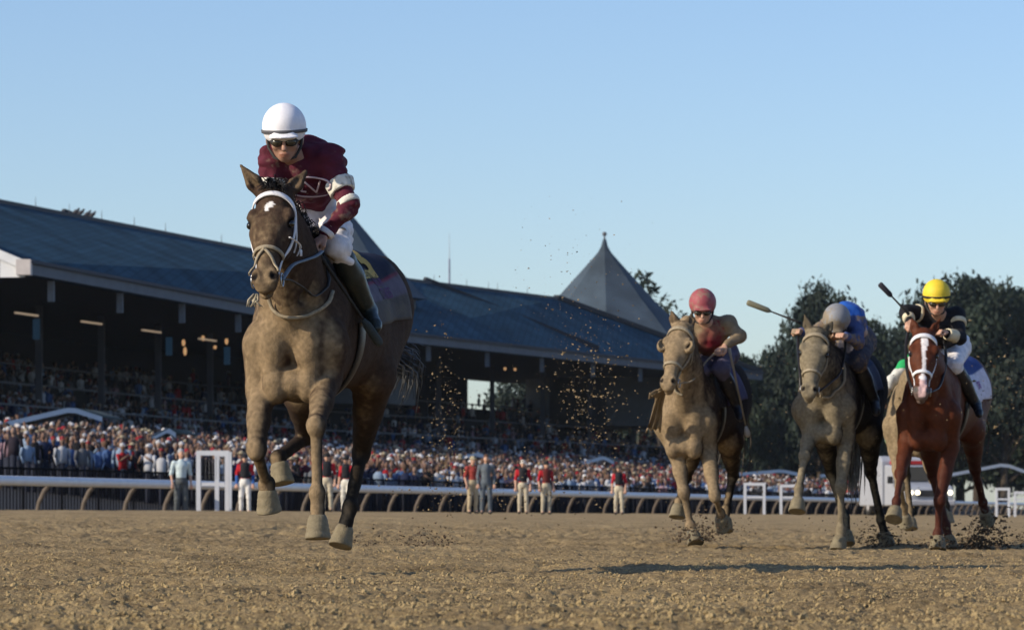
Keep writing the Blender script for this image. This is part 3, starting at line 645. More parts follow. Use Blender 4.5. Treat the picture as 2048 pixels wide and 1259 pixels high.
# ================================================================ horses
def rot_to(a, b, hint=(1, 0.1, 0)):
    z = unit(b); x = unit(np.cross(hint, z)); y = np.cross(z, x); return np.stack([x, y, z])   # rows local axes
class Horse:
    def __init__(s, D, chest, rump, poll, nose, face, ears, legs, voxel, spec):
        s.D = D; s.spec = spec; Q = lambda t: P(t[0], t[1], D+t[2])
        s.Q = Q
        C0 = Q(chest); R0 = Q(rump); s.C = C0
        F = unit(C0-R0); L = unit(np.cross((0, 0, 1), F)); U = np.cross(F, L); s.F, s.L, s.U = F, L, U
        T = lambda l, f, u: C0+l*L+f*F+u*U; s.T = T
        len_ = np.linalg.norm(C0-R0)/1.33
        RT = np.stack([L, F, U]); B = Body(); s.body = B
        T2 = lambda l, f, u: T(l, f*len_, u)
        s.T2 = T2
        B.add(EL(T2(0, -.28, .0), (.215, .46, .36), .05, RT), EL(T2(0, -.78, -.03), (.275, .58, .305), .12, RT), EL(T2(0, -1.28, .02), (.235, .42, .27), .10, RT))
        for q in (-1, 1):
            B.add(EL(T2(q*.115, -1.40, .03), (.165, .33, .27), .08, RT))
            B.add(RC(T2(q*.06, -1.1, .22), T2(q*.09, -1.5, .16), .07, .09, .09))
        B.add(RC(T2(0, -.10, .26), T2(0, -.42, .335), .09, .055, .10), RC(T2(0, -.42, .335), T2(0, -1.15, .235), .055, .07, .10))
        for q in (-1, 1):
            B.add(RC(T2(q*.12, -.30, .26), T2(q*.160, .10, -.07), .075, .100, .05, sq=(L, 1.3)))          # shoulder blade mass
        B.add(EL(T2(0, .05, -.24), (.13, .2, .10), .05, RT))
        # neck
        poll = Q(poll); nose = Q(nose); c = unit(nose-poll); s.hs = spec.get('hs', 1.0)
        b = np.asarray(face, float); b = unit(b-np.dot(b, c)*c); a = np.cross(b, c); s.poll = poll
        hs = s.hs; H = lambda A, B_, C_: poll+(a*A+b*B_+c*C_)*hs; s.H = H; s.ha, s.hb, s.hc = a, b, c
        throat = H(0, -.13, .10); nb = T2(0, -.02, .12); mid = (nb+throat)/2+U*.02
        B.add(RC(nb, mid, .215, .155, .10, sq=(L, 1.18)), RC(mid, throat, .155, .098, .06, sq=(L, 1.2)))
        B.add(RC(T2(0, -.30, .30), H(0, -.08, .03), .075, .055, .09))
        B.add(RC(T2(.0, .14, -.02), H(0, -.17, .16), .085, .05, .06))
        for q in (-1, 1): B.add(RC(T2(q*.10, .10, .03), mid+L*q*.055, .08, .06, .035))
        # head
        RH = np.stack([a, b, c]); h = lambda A, B_, C_, r, k, sub=False: EL(H(A, B_, C_), np.array(r)*hs, k, RH, sub)
        B.add(h(0, -.035, .07, (.085, .075, .12), .04), h(0, -.02, .20, (.098, .062, .13), .04))
        B.add(RC(H(0, -.035, .22), H(0, -.035, .47), .073*hs, .046*hs, .03), RC(H(0, -.105, .30), H(0, -.075, .52), .046*hs, .030*hs, .03))
        for q in (-1, 1):
            B.add(h(q*.052, -.105, .20, (.040, .085, .13), .03), h(q*.088, .005, .175, (.026, .028, .05), .02))       # jaw, brow
            B.add(RC(H(q*.072, -.03, .25), H(q*.045, -.05, .36), .026*hs, .014*hs, .025))                              # cheek crest
            B.add(h(q*.036, -.018, .515, (.030, .030, .045), .018))
            B.add(h(q*.047, .006, .525, (.0165, .020, .026), .008, True), h(q*.103, -.006, .212, (.020, .020, .022), .008, True))
        B.add(h(0, -.045, .545, (.052, .040, .045), .02), h(0, -.085, .555, (.034, .026, .036), .012))
        B.add(RC(H(-.05, -.068, .572), H(.05, -.068, .572), .006, .006, .006, sub=True))
        for (tip, q) in zip(ears, (-1, 1)):
            tp = Q(tip); b0 = H(q*.055, -.035, .005); ax = unit(tp-b0); mid_ = b0+(tp-b0)*.42
            n = unit(b-np.dot(b, ax)*ax+.5*q*a)
            B.add(RC(b0, mid_, .030, .037, .018, sq=(n, 1.15)), RC(mid_, tp, .037, .006, .008, sq=(n, 1.25)))
            B.add(RC(b0+ax*.045+n*.030, tp-ax*.02+n*.014, .020, .004, .006, sub=True))
        # legs
        s.hooves = []
        for nm, J in legs.items():
            J = [Q(j) for j in J]
            q = -1 if nm[1] == 'r' else 1        # image left / image right
            if nm[0] == 'f':
                el, kn, ft, hf = J; sh = T2(q*.165, .10, -.06)
                fw = unit(np.cross(kn-el, L))
                B.add(RC(sh, el, .100, .074, .04, sq=(L, 1.1)), RC(el, el+(kn-el)*.55, .070, .050, .03), RC(el+(kn-el)*.5, kn, .054, .040, .03))
                B.add(EL(kn, (.046, .044, .058), .02, rot_to(None, kn-el)), EL(kn+(el-kn)*.05+F*.01, (.042, .045, .04), .02))
                d = unit(ft-kn); B.add(RC(kn, ft, .029, .025, .02), RC(kn-F*.016, ft-F*.020, .019, .019, .008))
            else:
                st, hk, ft, hf = J; hp = T2(q*.12, -1.38, .0)
                B.add(RC(hp, st, .20, .125, .08, sq=(L, 1.25)), RC(T2(q*.10, -1.62, -.02), st+(hk-st)*.45, .13, .072, .06, sq=(L, 1.15)))
                B.add(RC(st, hk, .105, .042, .04), EL(hk, (.044, .048, .060), .02, rot_to(None, hk-ft)))
                hb_ = unit(hk-(st+ft)/2); B.add(RC(st+(hk-st)*.45-F*.05, hk+hb_*.03, .035, .022, .025), RC(hk, ft, .036, .030, .02), RC(hk+hb_*.03, ft-F*.012, .024, .022, .015))
            B.add(EL(ft, (.038, .040, .042), .018)); ax = unit(hf-ft); hl = .085; top = hf-ax*hl
            if np.linalg.norm(top-ft) < .05: top = ft+ax*.05
            B.add(RC(ft, top, .032, .036, .02), EL(top, (.044, .044, .026), .012, rot_to(None, ax)))
            s.hooves.append((top, ax, nm))
        for q in (-1, 1):
            B.add(EL(T2(q*.086, .170, -.06), (.082, .085, .15), .03, RT), EL(T2(q*.080, .170, -.245), (.070, .085, .095), .014, RT), RC(T2(q*.17, .12, .0), T2(q*.10, .19, -.17), .05, .045, .02))
        B.add(RC(T2(0, .30, .06), T2(0, .285, -.30), .012, .024, .030, sub=True))
        for q in (-1, 1): B.add(RC(T2(q*.180, .225, .08), T2(q*.165, .235, -.18), .012, .014, .03, sub=True), RC(T2(q*.06, .25, .16), T2(q*.07, .12, .40), .016, .012, .035, sub=True))
        s.voxel = voxel
    def skin(s, parent, org, paint, matname='coat'):
        def disp(p): return .0040*fbm3(p*9, 2)+.0024*fbm3(p*36, 2)+.003*fbm3(p*np.array([22, 22, 5]), 2)
        s.body.disp = disp
        v, f = s.body.mesh(s.voxel); n = s.body.grad(v, .01)
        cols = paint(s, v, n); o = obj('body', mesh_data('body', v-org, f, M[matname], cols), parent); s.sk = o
        for q in (-1, 1):
            mb = MB(); mb.ball(s.H(q*.094, -.008, .212), .019*s.hs, (0,0,0), 12, 8); mb.build('eye', M['eye'], parent, org, True)
        hc = s.spec.get('hoofcol', (.27, .21, .13))
        for top, ax, nm in s.hooves:
            mb = MB(); w = s.spec.get('boot', 1.0); r = RNG.uniform(.96, 1.04)
            pr = [(.0, -.03), (.038*w, -.028), (.045*w, -.012), (.049*w, .004), (.0475*w, .009), (.0525*w, .020), (.0505*w, .026), (.0555*w, .040), (.0535*w, .045), (.0585*w, .062), (.060*w, .078), (.057*w, .084), (.040*w, .080)]
            fw = unit(np.cross(ax, s.L)); fw = fw if np.dot(fw, s.F) > 0 else -fw
            mb.lathe(pr, top, ax, 20, hc)
            vv = mb.v[-1]; rel = vv-top; along = rel@ax; off = np.clip(along, 0, .1)*.30*(rel@fw > 0); mb.v[-1] = vv+fw*(off*np.clip((rel@fw)/.06, 0, 1))[:, None]
            mb.build('hoof', M['hoof'], parent, org, True)
    # paths in head coordinates traced onto the skin
    def headpath(s, pts, off=.006):      # (angle deg, c) list
        o = []; d = []
        for th, c in pts:
            t = math.radians(th); dr = s.ha*math.cos(t)+s.hb*math.sin(t); cc = s.H(0, -.045, c); o.append(cc+dr*.35); d.append(-dr)
        return s.body.trace(np.array(o), np.array(d), off, .6)
    def trunkpath(s, pts, off=.01):      # (angle deg, f)
        o = []; d = []
        for th, f in pts:
            t = math.radians(th); dr = s.L*math.cos(t)+s.U*math.sin(t); o.append(s.T2(0, f, .02)+dr*.8); d.append(-dr)
        return s.body.trace(np.array(o), np.array(d), off, 1.2)
def ribbon(name, p, n, w, t, mt, parent, org, closed=False, col=(1, 1, 1)):
    p = np.asarray(p); n = np.asarray(n); m = len(p); v = []
    for i in range(m):
        a = p[(i+1) % m if closed else min(i+1, m-1)]-p[(i-1) % m if closed else max(i-1, 0)]; sd_ = unit(np.cross(a, n[i]))
        for x, z in ((-1, 0), (-.85, 1), (.85, 1), (1, 0)): v.append(p[i]+sd_*w/2*x+n[i]*(t*z-.001))
    k = 4; f = []
    for i in range(m if closed else m-1):
        j = (i+1) % m
        for e in range(k): f.append((i*k+e, i*k+(e+1) % k, j*k+(e+1) % k, j*k+e))
    if not closed: f += [(0, 1, 2, 3), tuple((m-1)*k+e for e in (3, 2, 1, 0))]
    return obj(name, mesh_data(name, np.array(v)-org, f, mt, np.tile(col, (len(v), 1)), True), parent)
def spline(pts, n=24):
    pts = [np.asarray(p, float) for p in pts]; pts = [2*pts[0]-pts[1]]+pts+[2*pts[-1]-pts[-2]]; out = []
    segs = len(pts)-3
    for i in range(segs):
        p0, p1, p2, p3 = pts[i:i+4]
        for t in np.linspace(0, 1, max(3, n//segs), endpoint=(i == segs-1)):
            out.append(.5*((2*p1)+(-p0+p2)*t+(2*p0-5*p1+4*p2-p3)*t*t+(-p0+3*p1-3*p2+p3)*t**3))
    return out
def bridle(s, parent, org, strap, nose_strap, w=.022):
    lp = lambda a, b, c0, c1, bow=0, n=22: [(a+(b-a)*t, c0+(c1-c0)*t-bow*math.sin(math.pi*t)) for t in np.linspace(0, 1, n)]
    def rib(name, pts, w_, mt, off=.006):
        p, n = s.headpath(pts, off); return ribbon(name, p, n, w_, .007, mt, parent, org)
    rib('browband', lp(-8, 188, .115, .115, .045, 30), w*1.25, strap, .008)
    for q in (0, 1):
        th = (-12, 192)[q]; rib('cheekpiece', lp(th, (-28, 208)[q], .10, .47, 0, 18), w, strap)
        rib('throatlatch', lp((-15, 195)[q], (-58, 238)[q], .10, .24, -.02, 14), w*.8, strap)
    rib('noseband', lp(-60, 240, .375, .375, .0, 34), w*.9, nose_strap)
    rings = []
    for q in (-1, 1):
        c = s.H(q*.068, -.075, .49); mb = MB(); pts = [c+s.hb*.030*math.cos(t)*1.0+s.hc*.030*math.sin(t) for t in np.linspace(0, 2*math.pi, 17)]
        mb.tube(pts, .0045, 6, (.5,.5,.5), up=tuple(s.ha)); mb.build('bit_ring', M['metal'], parent, org, True); rings.append(c)
    return rings
def tube_part(name, pts, r, mt, parent, org, col=(1, 1, 1), n=8, flat=1.0):
    mb = MB(); mb.tube(pts, r, n, col, flat); return mb.build(name, mt, parent, org, True)
def saddle(s, parent, org, cloth_cols, f0=-.50, f1=-1.18, th=22, clothmat='cloth', th0=-4):
    """saddle cloth traced over the back, with the saddle on top"""
    ni, nj = 26, 60; pts = []
    for i in range(ni):
        for j in range(nj): pts.append((th0+(180-2*th0)*j/(nj-1), f0+(f1-f0)*i/(ni-1)))
    p, n = s.trunkpath(pts, .014); p = p+n*(.004*fbm3(p*12, 2))[:, None]
    cols = cloth_cols(np.array([(q[1]-f0)/(f1-f0) for q in pts]), np.array([q[0] for q in pts]))
    ii = np.arange(ni*nj).reshape(ni, nj); f = np.stack([ii[:-1, :-1].ravel(), ii[1:, :-1].ravel(), ii[1:, 1:].ravel(), ii[:-1, 1:].ravel()], 1)
    o = obj('saddle_cloth', mesh_data('saddle_cloth', p-org, f, M[clothmat], cols), parent); md = o.modifiers.new('thickness', 'SOLIDIFY'); md.thickness = .006
    RT = np.stack([s.L, s.F, s.U]); b = Body([EL(s.T2(0, -.62, .33), (.14, .26, .05), .03, RT), RC(s.T2(0, -.42, .37), s.T2(0, -.48, .39), .05, .04, .03), RC(s.T2(0, -.85, .33), s.T2(0, -.9, .34), .08, .05, .04)])
    v, fc = b.mesh(.014); obj('saddle', mesh_data('saddle', v-org, fc, M['leather']), parent)
    pth = [(t, -.33) for t in np.linspace(-170, 0, 30)]; p, n = s.trunkpath(pth, .006); ribbon('girth', p, n, .09, .01, M['leather'], parent, org)
def trunk_text(s, parent, org, text, th_c, f_c, size, col, along=+1, bold=True):
    cu = bpy.data.curves.new('lettering', 'FONT'); cu.body = text; cu.size = 1; cu.align_x = 'CENTER'; cu.align_y = 'CENTER'; cu.offset = .03; cu.resolution_u = 3
    t = bpy.data.objects.new('tmp', cu); COL.objects.link(t); dg = bpy.context.evaluated_depsgraph_get(); me = t.evaluated_get(dg).to_mesh()
    v = np.array([q.co[:] for q in me.vertices]); fc = [tuple(q.vertices) for q in me.polygons]; t.evaluated_get(dg).to_mesh_clear(); bpy.data.objects.remove(t)
    if not len(v): return
    pts = [(th_c+along*q[1]*size/.30*57.3, f_c-q[0]*size) for q in v]        # letters read towards the tail, tops towards the back
    p, n = s.trunkpath(pts, .022); return obj('lettering', mesh_data('lettering', p-org, fc, M['cloth'], np.tile(col, (len(p), 1)), False), parent)
def tail(s, parent, org, pts, n, col, spread=.07, seed=3, r0=.004):
    r = np.random.default_rng(seed); mb = MB(); base = spline(pts, 12); m = len(base)
    for k in range(n):
        off = r.standard_normal(3)*spread; ph = r.random()*6
        q = [b+off*(i/(m-1))**.8*1.2+.02*np.array([math.sin(ph+i*.8), 0, math.cos(ph+i*.7)])*(i/m)+off*.15 for i, b in enumerate(base[:max(5, m-r.integers(0, 4))])]
        mb.tube(q, [r0*1.2]*(len(q)-2)+[r0*.8, .0008], 4, np.array(col)*r.uniform(.6, 1.5))
    return mb.build('tail', M['hair'], parent, org, True)
MUD = np.array([.235, .175, .105])
def make_paint(coat, legs, mudbias, mudfront, face=None, mudhead=None, mudc=(.225, .170, .102)):
    coat = np.array(coat); legs = np.array(legs)
    def paint(s, v, n):
        z = v[:, 2]; lowz = np.clip((s.C[2]-.25-z)/.35, 0, 1)[:, None]; c = coat*(1-lowz)+legs*lowz
        front = n@s.F; fwd = (v-s.C)@s.F
        nz = fbm3(v*6, 3); nz2 = fbm3(v*45, 2)
        m = mudbias+mudfront*np.clip(front, -.3, 1)+.16*nz+.22*nz2+.75*np.clip(fwd+.38, -1.2, .25)-.35*np.clip(n@s.L, 0, 1)+.25*np.clip(s.C[2]-z-.35, 0, 1)  # real mud in front; thinned on the +L side to paint its shade
        ish = (np.linalg.norm(v-s.H(0, -.04, .28), axis=1) < .42) & (((v-s.poll)@s.hc) > -.02)
        if mudhead is not None:
            hc = ((v-s.poll)@s.hc)/s.hs; m = np.where(ish, mudhead[0]+mudhead[1]*np.clip(hc/.55, 0, 1)+.22*nz+.30*nz2+.25*np.clip(front, -1, 1)-.35*np.clip(n@s.L, 0, 1), m)  # head mud also thinned towards +L, painting in the shaded cheek
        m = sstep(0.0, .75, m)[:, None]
        ear = (((v-s.poll)@s.hc) < -.01) & (np.linalg.norm(v-s.poll, axis=1) < .25)
        m = m*np.where(ear, .45, 1)[:, None]
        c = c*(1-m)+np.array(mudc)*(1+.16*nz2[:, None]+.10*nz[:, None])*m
        nos = np.zeros(len(v))
        for q in (-1, 1):
            nos = np.maximum(nos, 1-np.linalg.norm((v-s.H(q*.047, -.002, .523))/.026, axis=1)); nos = np.maximum(nos, .9*(1.3-np.linalg.norm((v-s.H(q*.10, -.006, .212))/.030, axis=1)))
        k = sstep(0, .4, nos)[:, None]; c = c*(1-k)+np.array([.01, .008, .008])*k
        if face is not None: c = face(s, v, n, c)
        return c
    return paint
# ================================================================ people
SKIN = (.50, .29, .20)
def headframe(J):
    c = unit(J['neck']-J['head']); c = unit(np.asarray(J.get('down', (0, 0, -1)), float)); f = np.asarray(J['face'], float); f = unit(f-np.dot(f, c)*c); return np.cross(f, c), f, c   # right(+x image), front, down
def human(J, parent, org, vox, skin=SKIN, scale=1.0, hands=True):
    """one continuous body under the clothes: head, neck, trunk, limbs, hands"""
    a, f, c = headframe(J); h0 = J['head']; H = lambda A, B_, C_: h0+(a*A+f*B_+c*C_)*scale; R = np.stack([a, f, c]); B = Body()
    e = lambda A, B_, C_, r, k, sub=False: EL(H(A, B_, C_), np.array(r)*scale, k, R, sub)
    B.add(e(0, -.015, -.02, (.076, .092, .095), .02), e(0, .025, .045, (.056, .060, .075), .03), e(0, .052, .092, (.026, .026, .022), .02))
    B.add(RC(H(0, .088, .015), H(0, .108, .050), .008, .013, .010), e(0, .080, .074, (.024, .010, .007), .006), e(0, .077, .086, (.020, .010, .007), .006), e(0, .080, -.005, (.055, .020, .012), .012))
    for q in (-1, 1):
        B.add(e(q*.030, .088, .018, (.016, .012, .010), .008, True), e(q*.040, .062, .040, (.020, .020, .018), .015), e(q*.078, -.01, .02, (.012, .020, .032), .006))
    B.add(e(0, .102, .080, (.020, .004, .0025), .003, True))
    w_ = J.get('slim', 1.0); fq = (unit(f*(1, 1, 0)+1e-6), 1.3)
    B.add(RC(H(0, -.02, .06), J['neck'], .050*scale, .054*scale, .02), RC(J['neck'], J['chest'], .055*w_, .11*w_, .04), RC(J['chest'], J['pelvis'], .12*w_, .115*w_, .05))
    for q in 'lr':
        B.add(RC(J['chest'], J['sh_'+q], .09*w_, .055*w_, .03), RC(J['sh_'+q], J['el_'+q], .045*w_, .034*w_, .02), RC(J['el_'+q], J['wr_'+q], .036, .024, .02))
        B.add(RC(J['pelvis'], J['hip_'+q], .10*w_, .09*w_, .03), RC(J['hip_'+q], J['kn_'+q], .078*w_, .05*w_, .02), RC(J['kn_'+q], J['an_'+q], .052*w_, .034*w_, .02), RC(J['an_'+q], J['toe_'+q], .035, .026, .02))
        if hands: hand(B, J, q)
    v, fc = B.mesh(vox)
    d = (v-h0)@R.T/scale; cols = np.tile(np.array(skin), (len(v), 1))*(1+.12*fbm3(v*40, 2))[:, None]
    lips = (np.abs(d[:, 0]) < .024) & (np.abs(d[:, 2]-.080) < .011) & (d[:, 1] > .07); cols[lips] *= (.9, .72, .70)
    nos = (np.abs(np.abs(d[:, 0])-.008) < .006) & (np.abs(d[:, 2]-.060) < .006) & (d[:, 1] > .09); cols[nos] *= .4
    if J.get('dirt'): m = sstep(-.1, .5, fbm3(v*16, 3)+J['dirt']-.3)[:, None]; cols = cols*(1-m)+MUD*m
    o = obj('body', mesh_data('body', v-org, fc, M['skin'], cols), parent)
    return o, B, H, R
def hand(B, J, q):
    w = J['wr_'+q]; d = unit(J.get('hd_'+q, w-J['el_'+q])); up = np.asarray(J.get('hu_'+q, (0, 0, 1)), float); up = unit(up-np.dot(up, d)*d); s = np.cross(d, up); sg = 1 if q == 'r' else -1
    palm = w+d*.05; B.add(EL(palm, (.014, .038, .046), .012, np.stack([up, s, d])))
    for i, (o_, L) in enumerate(((-.030, .036), (-.010, .042), (.010, .040), (.028, .032))):
        k0 = w+d*.088+s*o_; k1 = k0+d*L*.45-up*L*.75; k2 = k1-d*L*.75-up*L*.15; k3 = k2-d*.012+up*.014
        B.add(RC(k0-d*.03, k0, .010, .0098, .006), RC(k0, k1, .0098, .009, .003), RC(k1, k2, .009, .0082, .002), RC(k2, k3, .0082, .0075, .002))
    t0 = w+d*.03-s*.032*sg; t1 = t0+d*.035-up*.022-s*.012*sg; t2 = t1+d*.018-up*.022+s*.020*sg
    B.add(RC(t0, t1, .013, .011, .006), RC(t1, t2, .0105, .009, .003))
def wrinkle(amp, fr):
    return lambda p: amp*(1-np.abs(fbm3(p*fr*np.array([1, 1, 1.6]), 2))*3)+amp*.4*fbm3(p*fr*3, 1)
def garment(name, prims, vox, paint, parent, org, mt='cloth', amp=.006, fr=9, clip=None):
    B = Body(prims, wrinkle(amp, fr) if amp else None, clip); v, f = B.mesh(vox); c = paint(v) if callable(paint) else np.tile(np.array(paint, float), (len(v), 1))
    return obj(name, mesh_data(name, v-org, f, M[mt], c), parent), B
def jersey_prims(J, sl=1.0, k=1.0):
    p = [RC(J['neck']+(J['chest']-J['neck'])*.35, J['chest'], .080*k, .132*k, .05), RC(J['chest'], J['waist'], .138*k, .112*k, .06)]
    for q in 'lr':
        p += [RC(J['chest'], J['sh_'+q], .105*k, .075*k, .06), RC(J['sh_'+q], J['el_'+q], .070*k, .052*k, .03)]
        e = J['el_'+q]+(J['wr_'+q]-J['el_'+q])*sl; p += [RC(J['el_'+q], e, .053*k, .036*k, .025)]
    return p
def breeches_prims(J):
    p = []
    for q in 'lr':
        kn = J['kn_'+q]; p += [RC(J['pelvis'], J['hip_'+q], .125, .108, .05), RC(J['hip_'+q], kn, .103, .066, .04), RC(kn, kn+(J['an_'+q]-kn)*.22, .064, .055, .03)]
    p.append(RC(J['waist'], J['pelvis'], .11, .125, .05)); return p
def boot_prims(J, q):
    kn, an, to = J['kn_'+q], J['an_'+q], J['toe_'+q]; t = kn+(an-kn)*.18
    return [RC(t, kn+(an-kn)*.45, .060, .059, .02), RC(kn+(an-kn)*.4, an, .060, .041, .02), RC(an-unit(to-an)*.035, to, .040, .033, .02), RC(to, to+unit(to-an)*.03, .033, .026, .01)]
def helmet(J, parent, org, col, band=None, peak=True, scale=1.0, vox=.006, paint=None, backdark=True):
    a, f, c = headframe(J); h0 = J['head']; H = lambda A, B_, C_: h0+(a*A+f*B_+c*C_)*scale; R = np.stack([a, f, c])
    B = Body([EL(H(0, -.015, -.045), np.array((.106, .128, .112))*scale, .01, R)], None, lambda p: (((p-h0)@c)/scale-(.010-.16*np.clip(-((p-h0)@f)/scale, -.12, .13)))*.9)
    if peak: B.add(RC(H(-.035, .095, -.012), H(.035, .095, -.012), .020*scale, .020*scale, .02), EL(H(0, .105, -.008), np.array((.072, .042, .010))*scale, .01, R))
    v, fc = B.mesh(vox); cc = np.tile(np.array(col, float), (len(v), 1)) if paint is None else paint(v, (v-h0)@R.T)
    o = obj('helmet', mesh_data('helmet', v-org, fc, M['helmet'], cc), parent)
    if band is not None:
        th = np.linspace(0, 2*math.pi, 41)[:-1]; p = np.array([H(.14*math.sin(t), -.015+.16*math.cos(t), -.022-.010*math.cos(t)) for t in th]); d = np.array([unit(H(0, -.015, -.03)-q) for q in p])
        B2 = Body([EL(H(0, -.015, -.045), np.array((.106, .128, .112))*scale, .01, R)]); p, n = B2.trace(p, d, .004, .2); ribbon('goggle_strap', p, n, .017*scale, .004, M['cloth'], parent, org, True, band)
    # harness
    mb = MB(); pts = [H(.085, .0, -.01), H(.078, .02, .05), H(.05, .045, .098), H(0, .06, .112), H(-.05, .045, .098), H(-.078, .02, .05), H(-.085, 0, -.01)]; mb.tube(pts, .007*scale, 6, (.03,.03,.03)); mb.build('chin_strap', M['shade'], parent, org, True)
def goggles(J, parent, org, scale=1.0, frame=(.02, .02, .02), clear=False):
    a, f, c = headframe(J); h0 = J['head']; H = lambda A, B_, C_: h0+(a*A+f*B_+c*C_)*scale; R = np.stack([a, f, c])
    B = Body([EL(H(q*.032, .083, .018), np.array((.033, .022, .024))*scale, .012, R) for q in (-1, 1)]); v, fc = B.mesh(.004)
    g = obj('goggles', mesh_data('goggles', v-org, fc, M['shade'], np.tile(frame, (len(v), 1))), parent)
    for q in (-1, 1):
        mb = MB(); mb.ball(H(q*.033, .094, .018), np.array((.026, .016, .018))*scale, (0, 0, 0), 12, 8, R.T); mb.build('lens', M['lens'], g, org, True)
    for q in (-1, 1):
        mb = MB(); mb.bar(H(q*.058, .075, .012), H(q*.088, .0, .0), .004, .022, frame); mb.build('strap', M['shade'], g, org)
def whip(name_label, a, b, grip=(.02, .02, .02), flap=(.16, .15, .11), r=.009, flapl=.24):
    a = np.asarray(a); b = np.asarray(b); e = empty('riding_whip', a, name_label, 'whip'); m_ = a+(b-a)*(1-flapl)
    tube_part('shaft', [a, a+(b-a)*.1, m_], [r*1.3, r*.9, r*.55], M['vc'], e, a, grip, 6)
    tube_part('flap', [m_-(b-a)*.02, m_+(b-a)*.04, b-(b-a)*.03, b], [r*.8, r*1.9, r*2.1, r*1.5], M['vc'], e, a, flap, 8); return e
def band_prims(p, q, t0, t1, r0, r1):
    return RC(p+(q-p)*t0, p+(q-p)*t1, r0, r1, .001)
# ================================================================ leading horse and rider
D1 = 18.0
h1 = Horse(D1, (600, 660, .18), (706, 632, 1.50), (549, 378, -.30), (524, 578, -.66), (-.16, -1.0, .50),
           [(481, 330, -.26), (612, 343, -.20)],
           {'fr': [(522, 778, .12), (513, 900, -.12), (533, 968, .10), (538, 1016, .12)],
            'fl': [(652, 758, .08), (633, 852, -.26), (634, 985, -.28), (636, 1078, -.30)],
            'hr': [(608, 782, .95), (612, 872, 1.28), (556, 915, 1.02), (566, 968, 1.0)],
            'hl': [(748, 752, 1.05), (722, 905, 1.38), (700, 1012, 1.18), (680, 1093, 1.13)]}, .0095, dict(hs=1.0, hoofcol=(.20, .165, .10), boot=1.0))
O1 = np.array([h1.C[0], h1.C[1], 0])
H1 = empty('racehorse', O1, 'dark bay racehorse out in front, muddy chest, small white star on forehead, white browband', 'horse')
def star(s, v, n, c):
    d = (v-s.H(.0, .04, .135)); x = d@s.ha; z = d@s.hc
    k = ((x/.020)**2+((z-.000)/.018)**2 < 1+.5*fbm3(v*70, 2)) | ((np.abs(x+.014) < .009) & (z > 0) & (z < .036))
    k &= (n@s.hb > .2) & (np.linalg.norm(d, axis=1) < .08); c[k] = (.75, .73, .70); return c
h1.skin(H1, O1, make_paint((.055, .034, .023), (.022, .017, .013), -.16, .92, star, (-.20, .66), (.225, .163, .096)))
rg = bridle(h1, H1, O1, M['white_strap'], M['mud_strap'])
# extra figure-eight strap of the noseband
p, n = h1.headpath([(95+60*math.sin(t*math.pi/2), .385+.12*t) for t in np.linspace(0, 1, 12)], .006); ribbon('nose_strap', p, n, .014, .007, M['mud_strap'], H1, O1)
p, n = h1.headpath([(95-60*math.sin(t*math.pi/2), .385+.12*t) for t in np.linspace(0, 1, 12)], .006); ribbon('nose_strap', p, n, .014, .007, M['mud_strap'], H1, O1)
Q = h1.Q
def neckstrap(h, pts, r, mt, parent, org, name='neck_strap', off=.012):
    p = np.array(spline([h.Q(t) for t in pts], 34)); pp, n = h.body.project(p, off); return tube_part(name, list(pp), r, mt, parent, org, flat=.8)
neckstrap(h1, [(512, 585, -.15), (522, 616, -.12), (560, 633, -.12), (605, 634, -.1), (634, 618, -.02), (646, 585, .08)], .011, M['mud_strap'], H1, O1)
mb = MB()
for k in range(9):
    a = Q((512+random.uniform(-4, 4), 588, -.20)); mb.tube([a, a+np.array([random.uniform(-.03, .02), -.01, -.03]), a+np.array([random.uniform(-.05, .03), -.02, -.06])], [.006, .006, .002], 4, (.32, .28, .2))
mb.build('strap_tassel', M['hair'], H1, O1, True)
# reins
def rein(name, h, pts, r_, mt, parent, org, n=18, flat=.5):
    p = np.array(spline(pts, n)); d = h.body.eval(p); ins = d < .012; ins[:2] = False
    if ins.any(): p[ins] = h.body.project(p[ins], .014)[0]
    return tube_part(name, list(p), r_, mt, parent, org, flat=flat)
rein('rein', h1, [rg[1], Q((580, 560, -.40)), Q((606, 575, -.25)), Q((630, 592, -.10)), Q((644, 560, .05)), Q((644, 500, .05))], .009, M['leather'], H1, O1, flat=.5)
rein('rein', h1, [rg[1], Q((585, 530, -.38)), Q((615, 518, -.18)), Q((640, 500, .0)), Q((646, 486, .02))], .012, mat('grey rubber rein', (.16,.20,.24), .7, .2, 60), H1, O1, flat=.5)
tube_part('rein', spline([rg[0], Q((520, 520, -.35)), Q((545, 480, -.1)), Q((580, 480, .1))], 16), .009, M['leather'], H1, O1, flat=.5)
for dx in (0, 1):
    tube_part('cheek_ribbon', spline([h1.H(.10, .0, .30), Q((600, 490, -.36)), Q((594+8*dx, 512, -.36))], 10), .006, M['white_strap'], H1, O1, flat=.4)
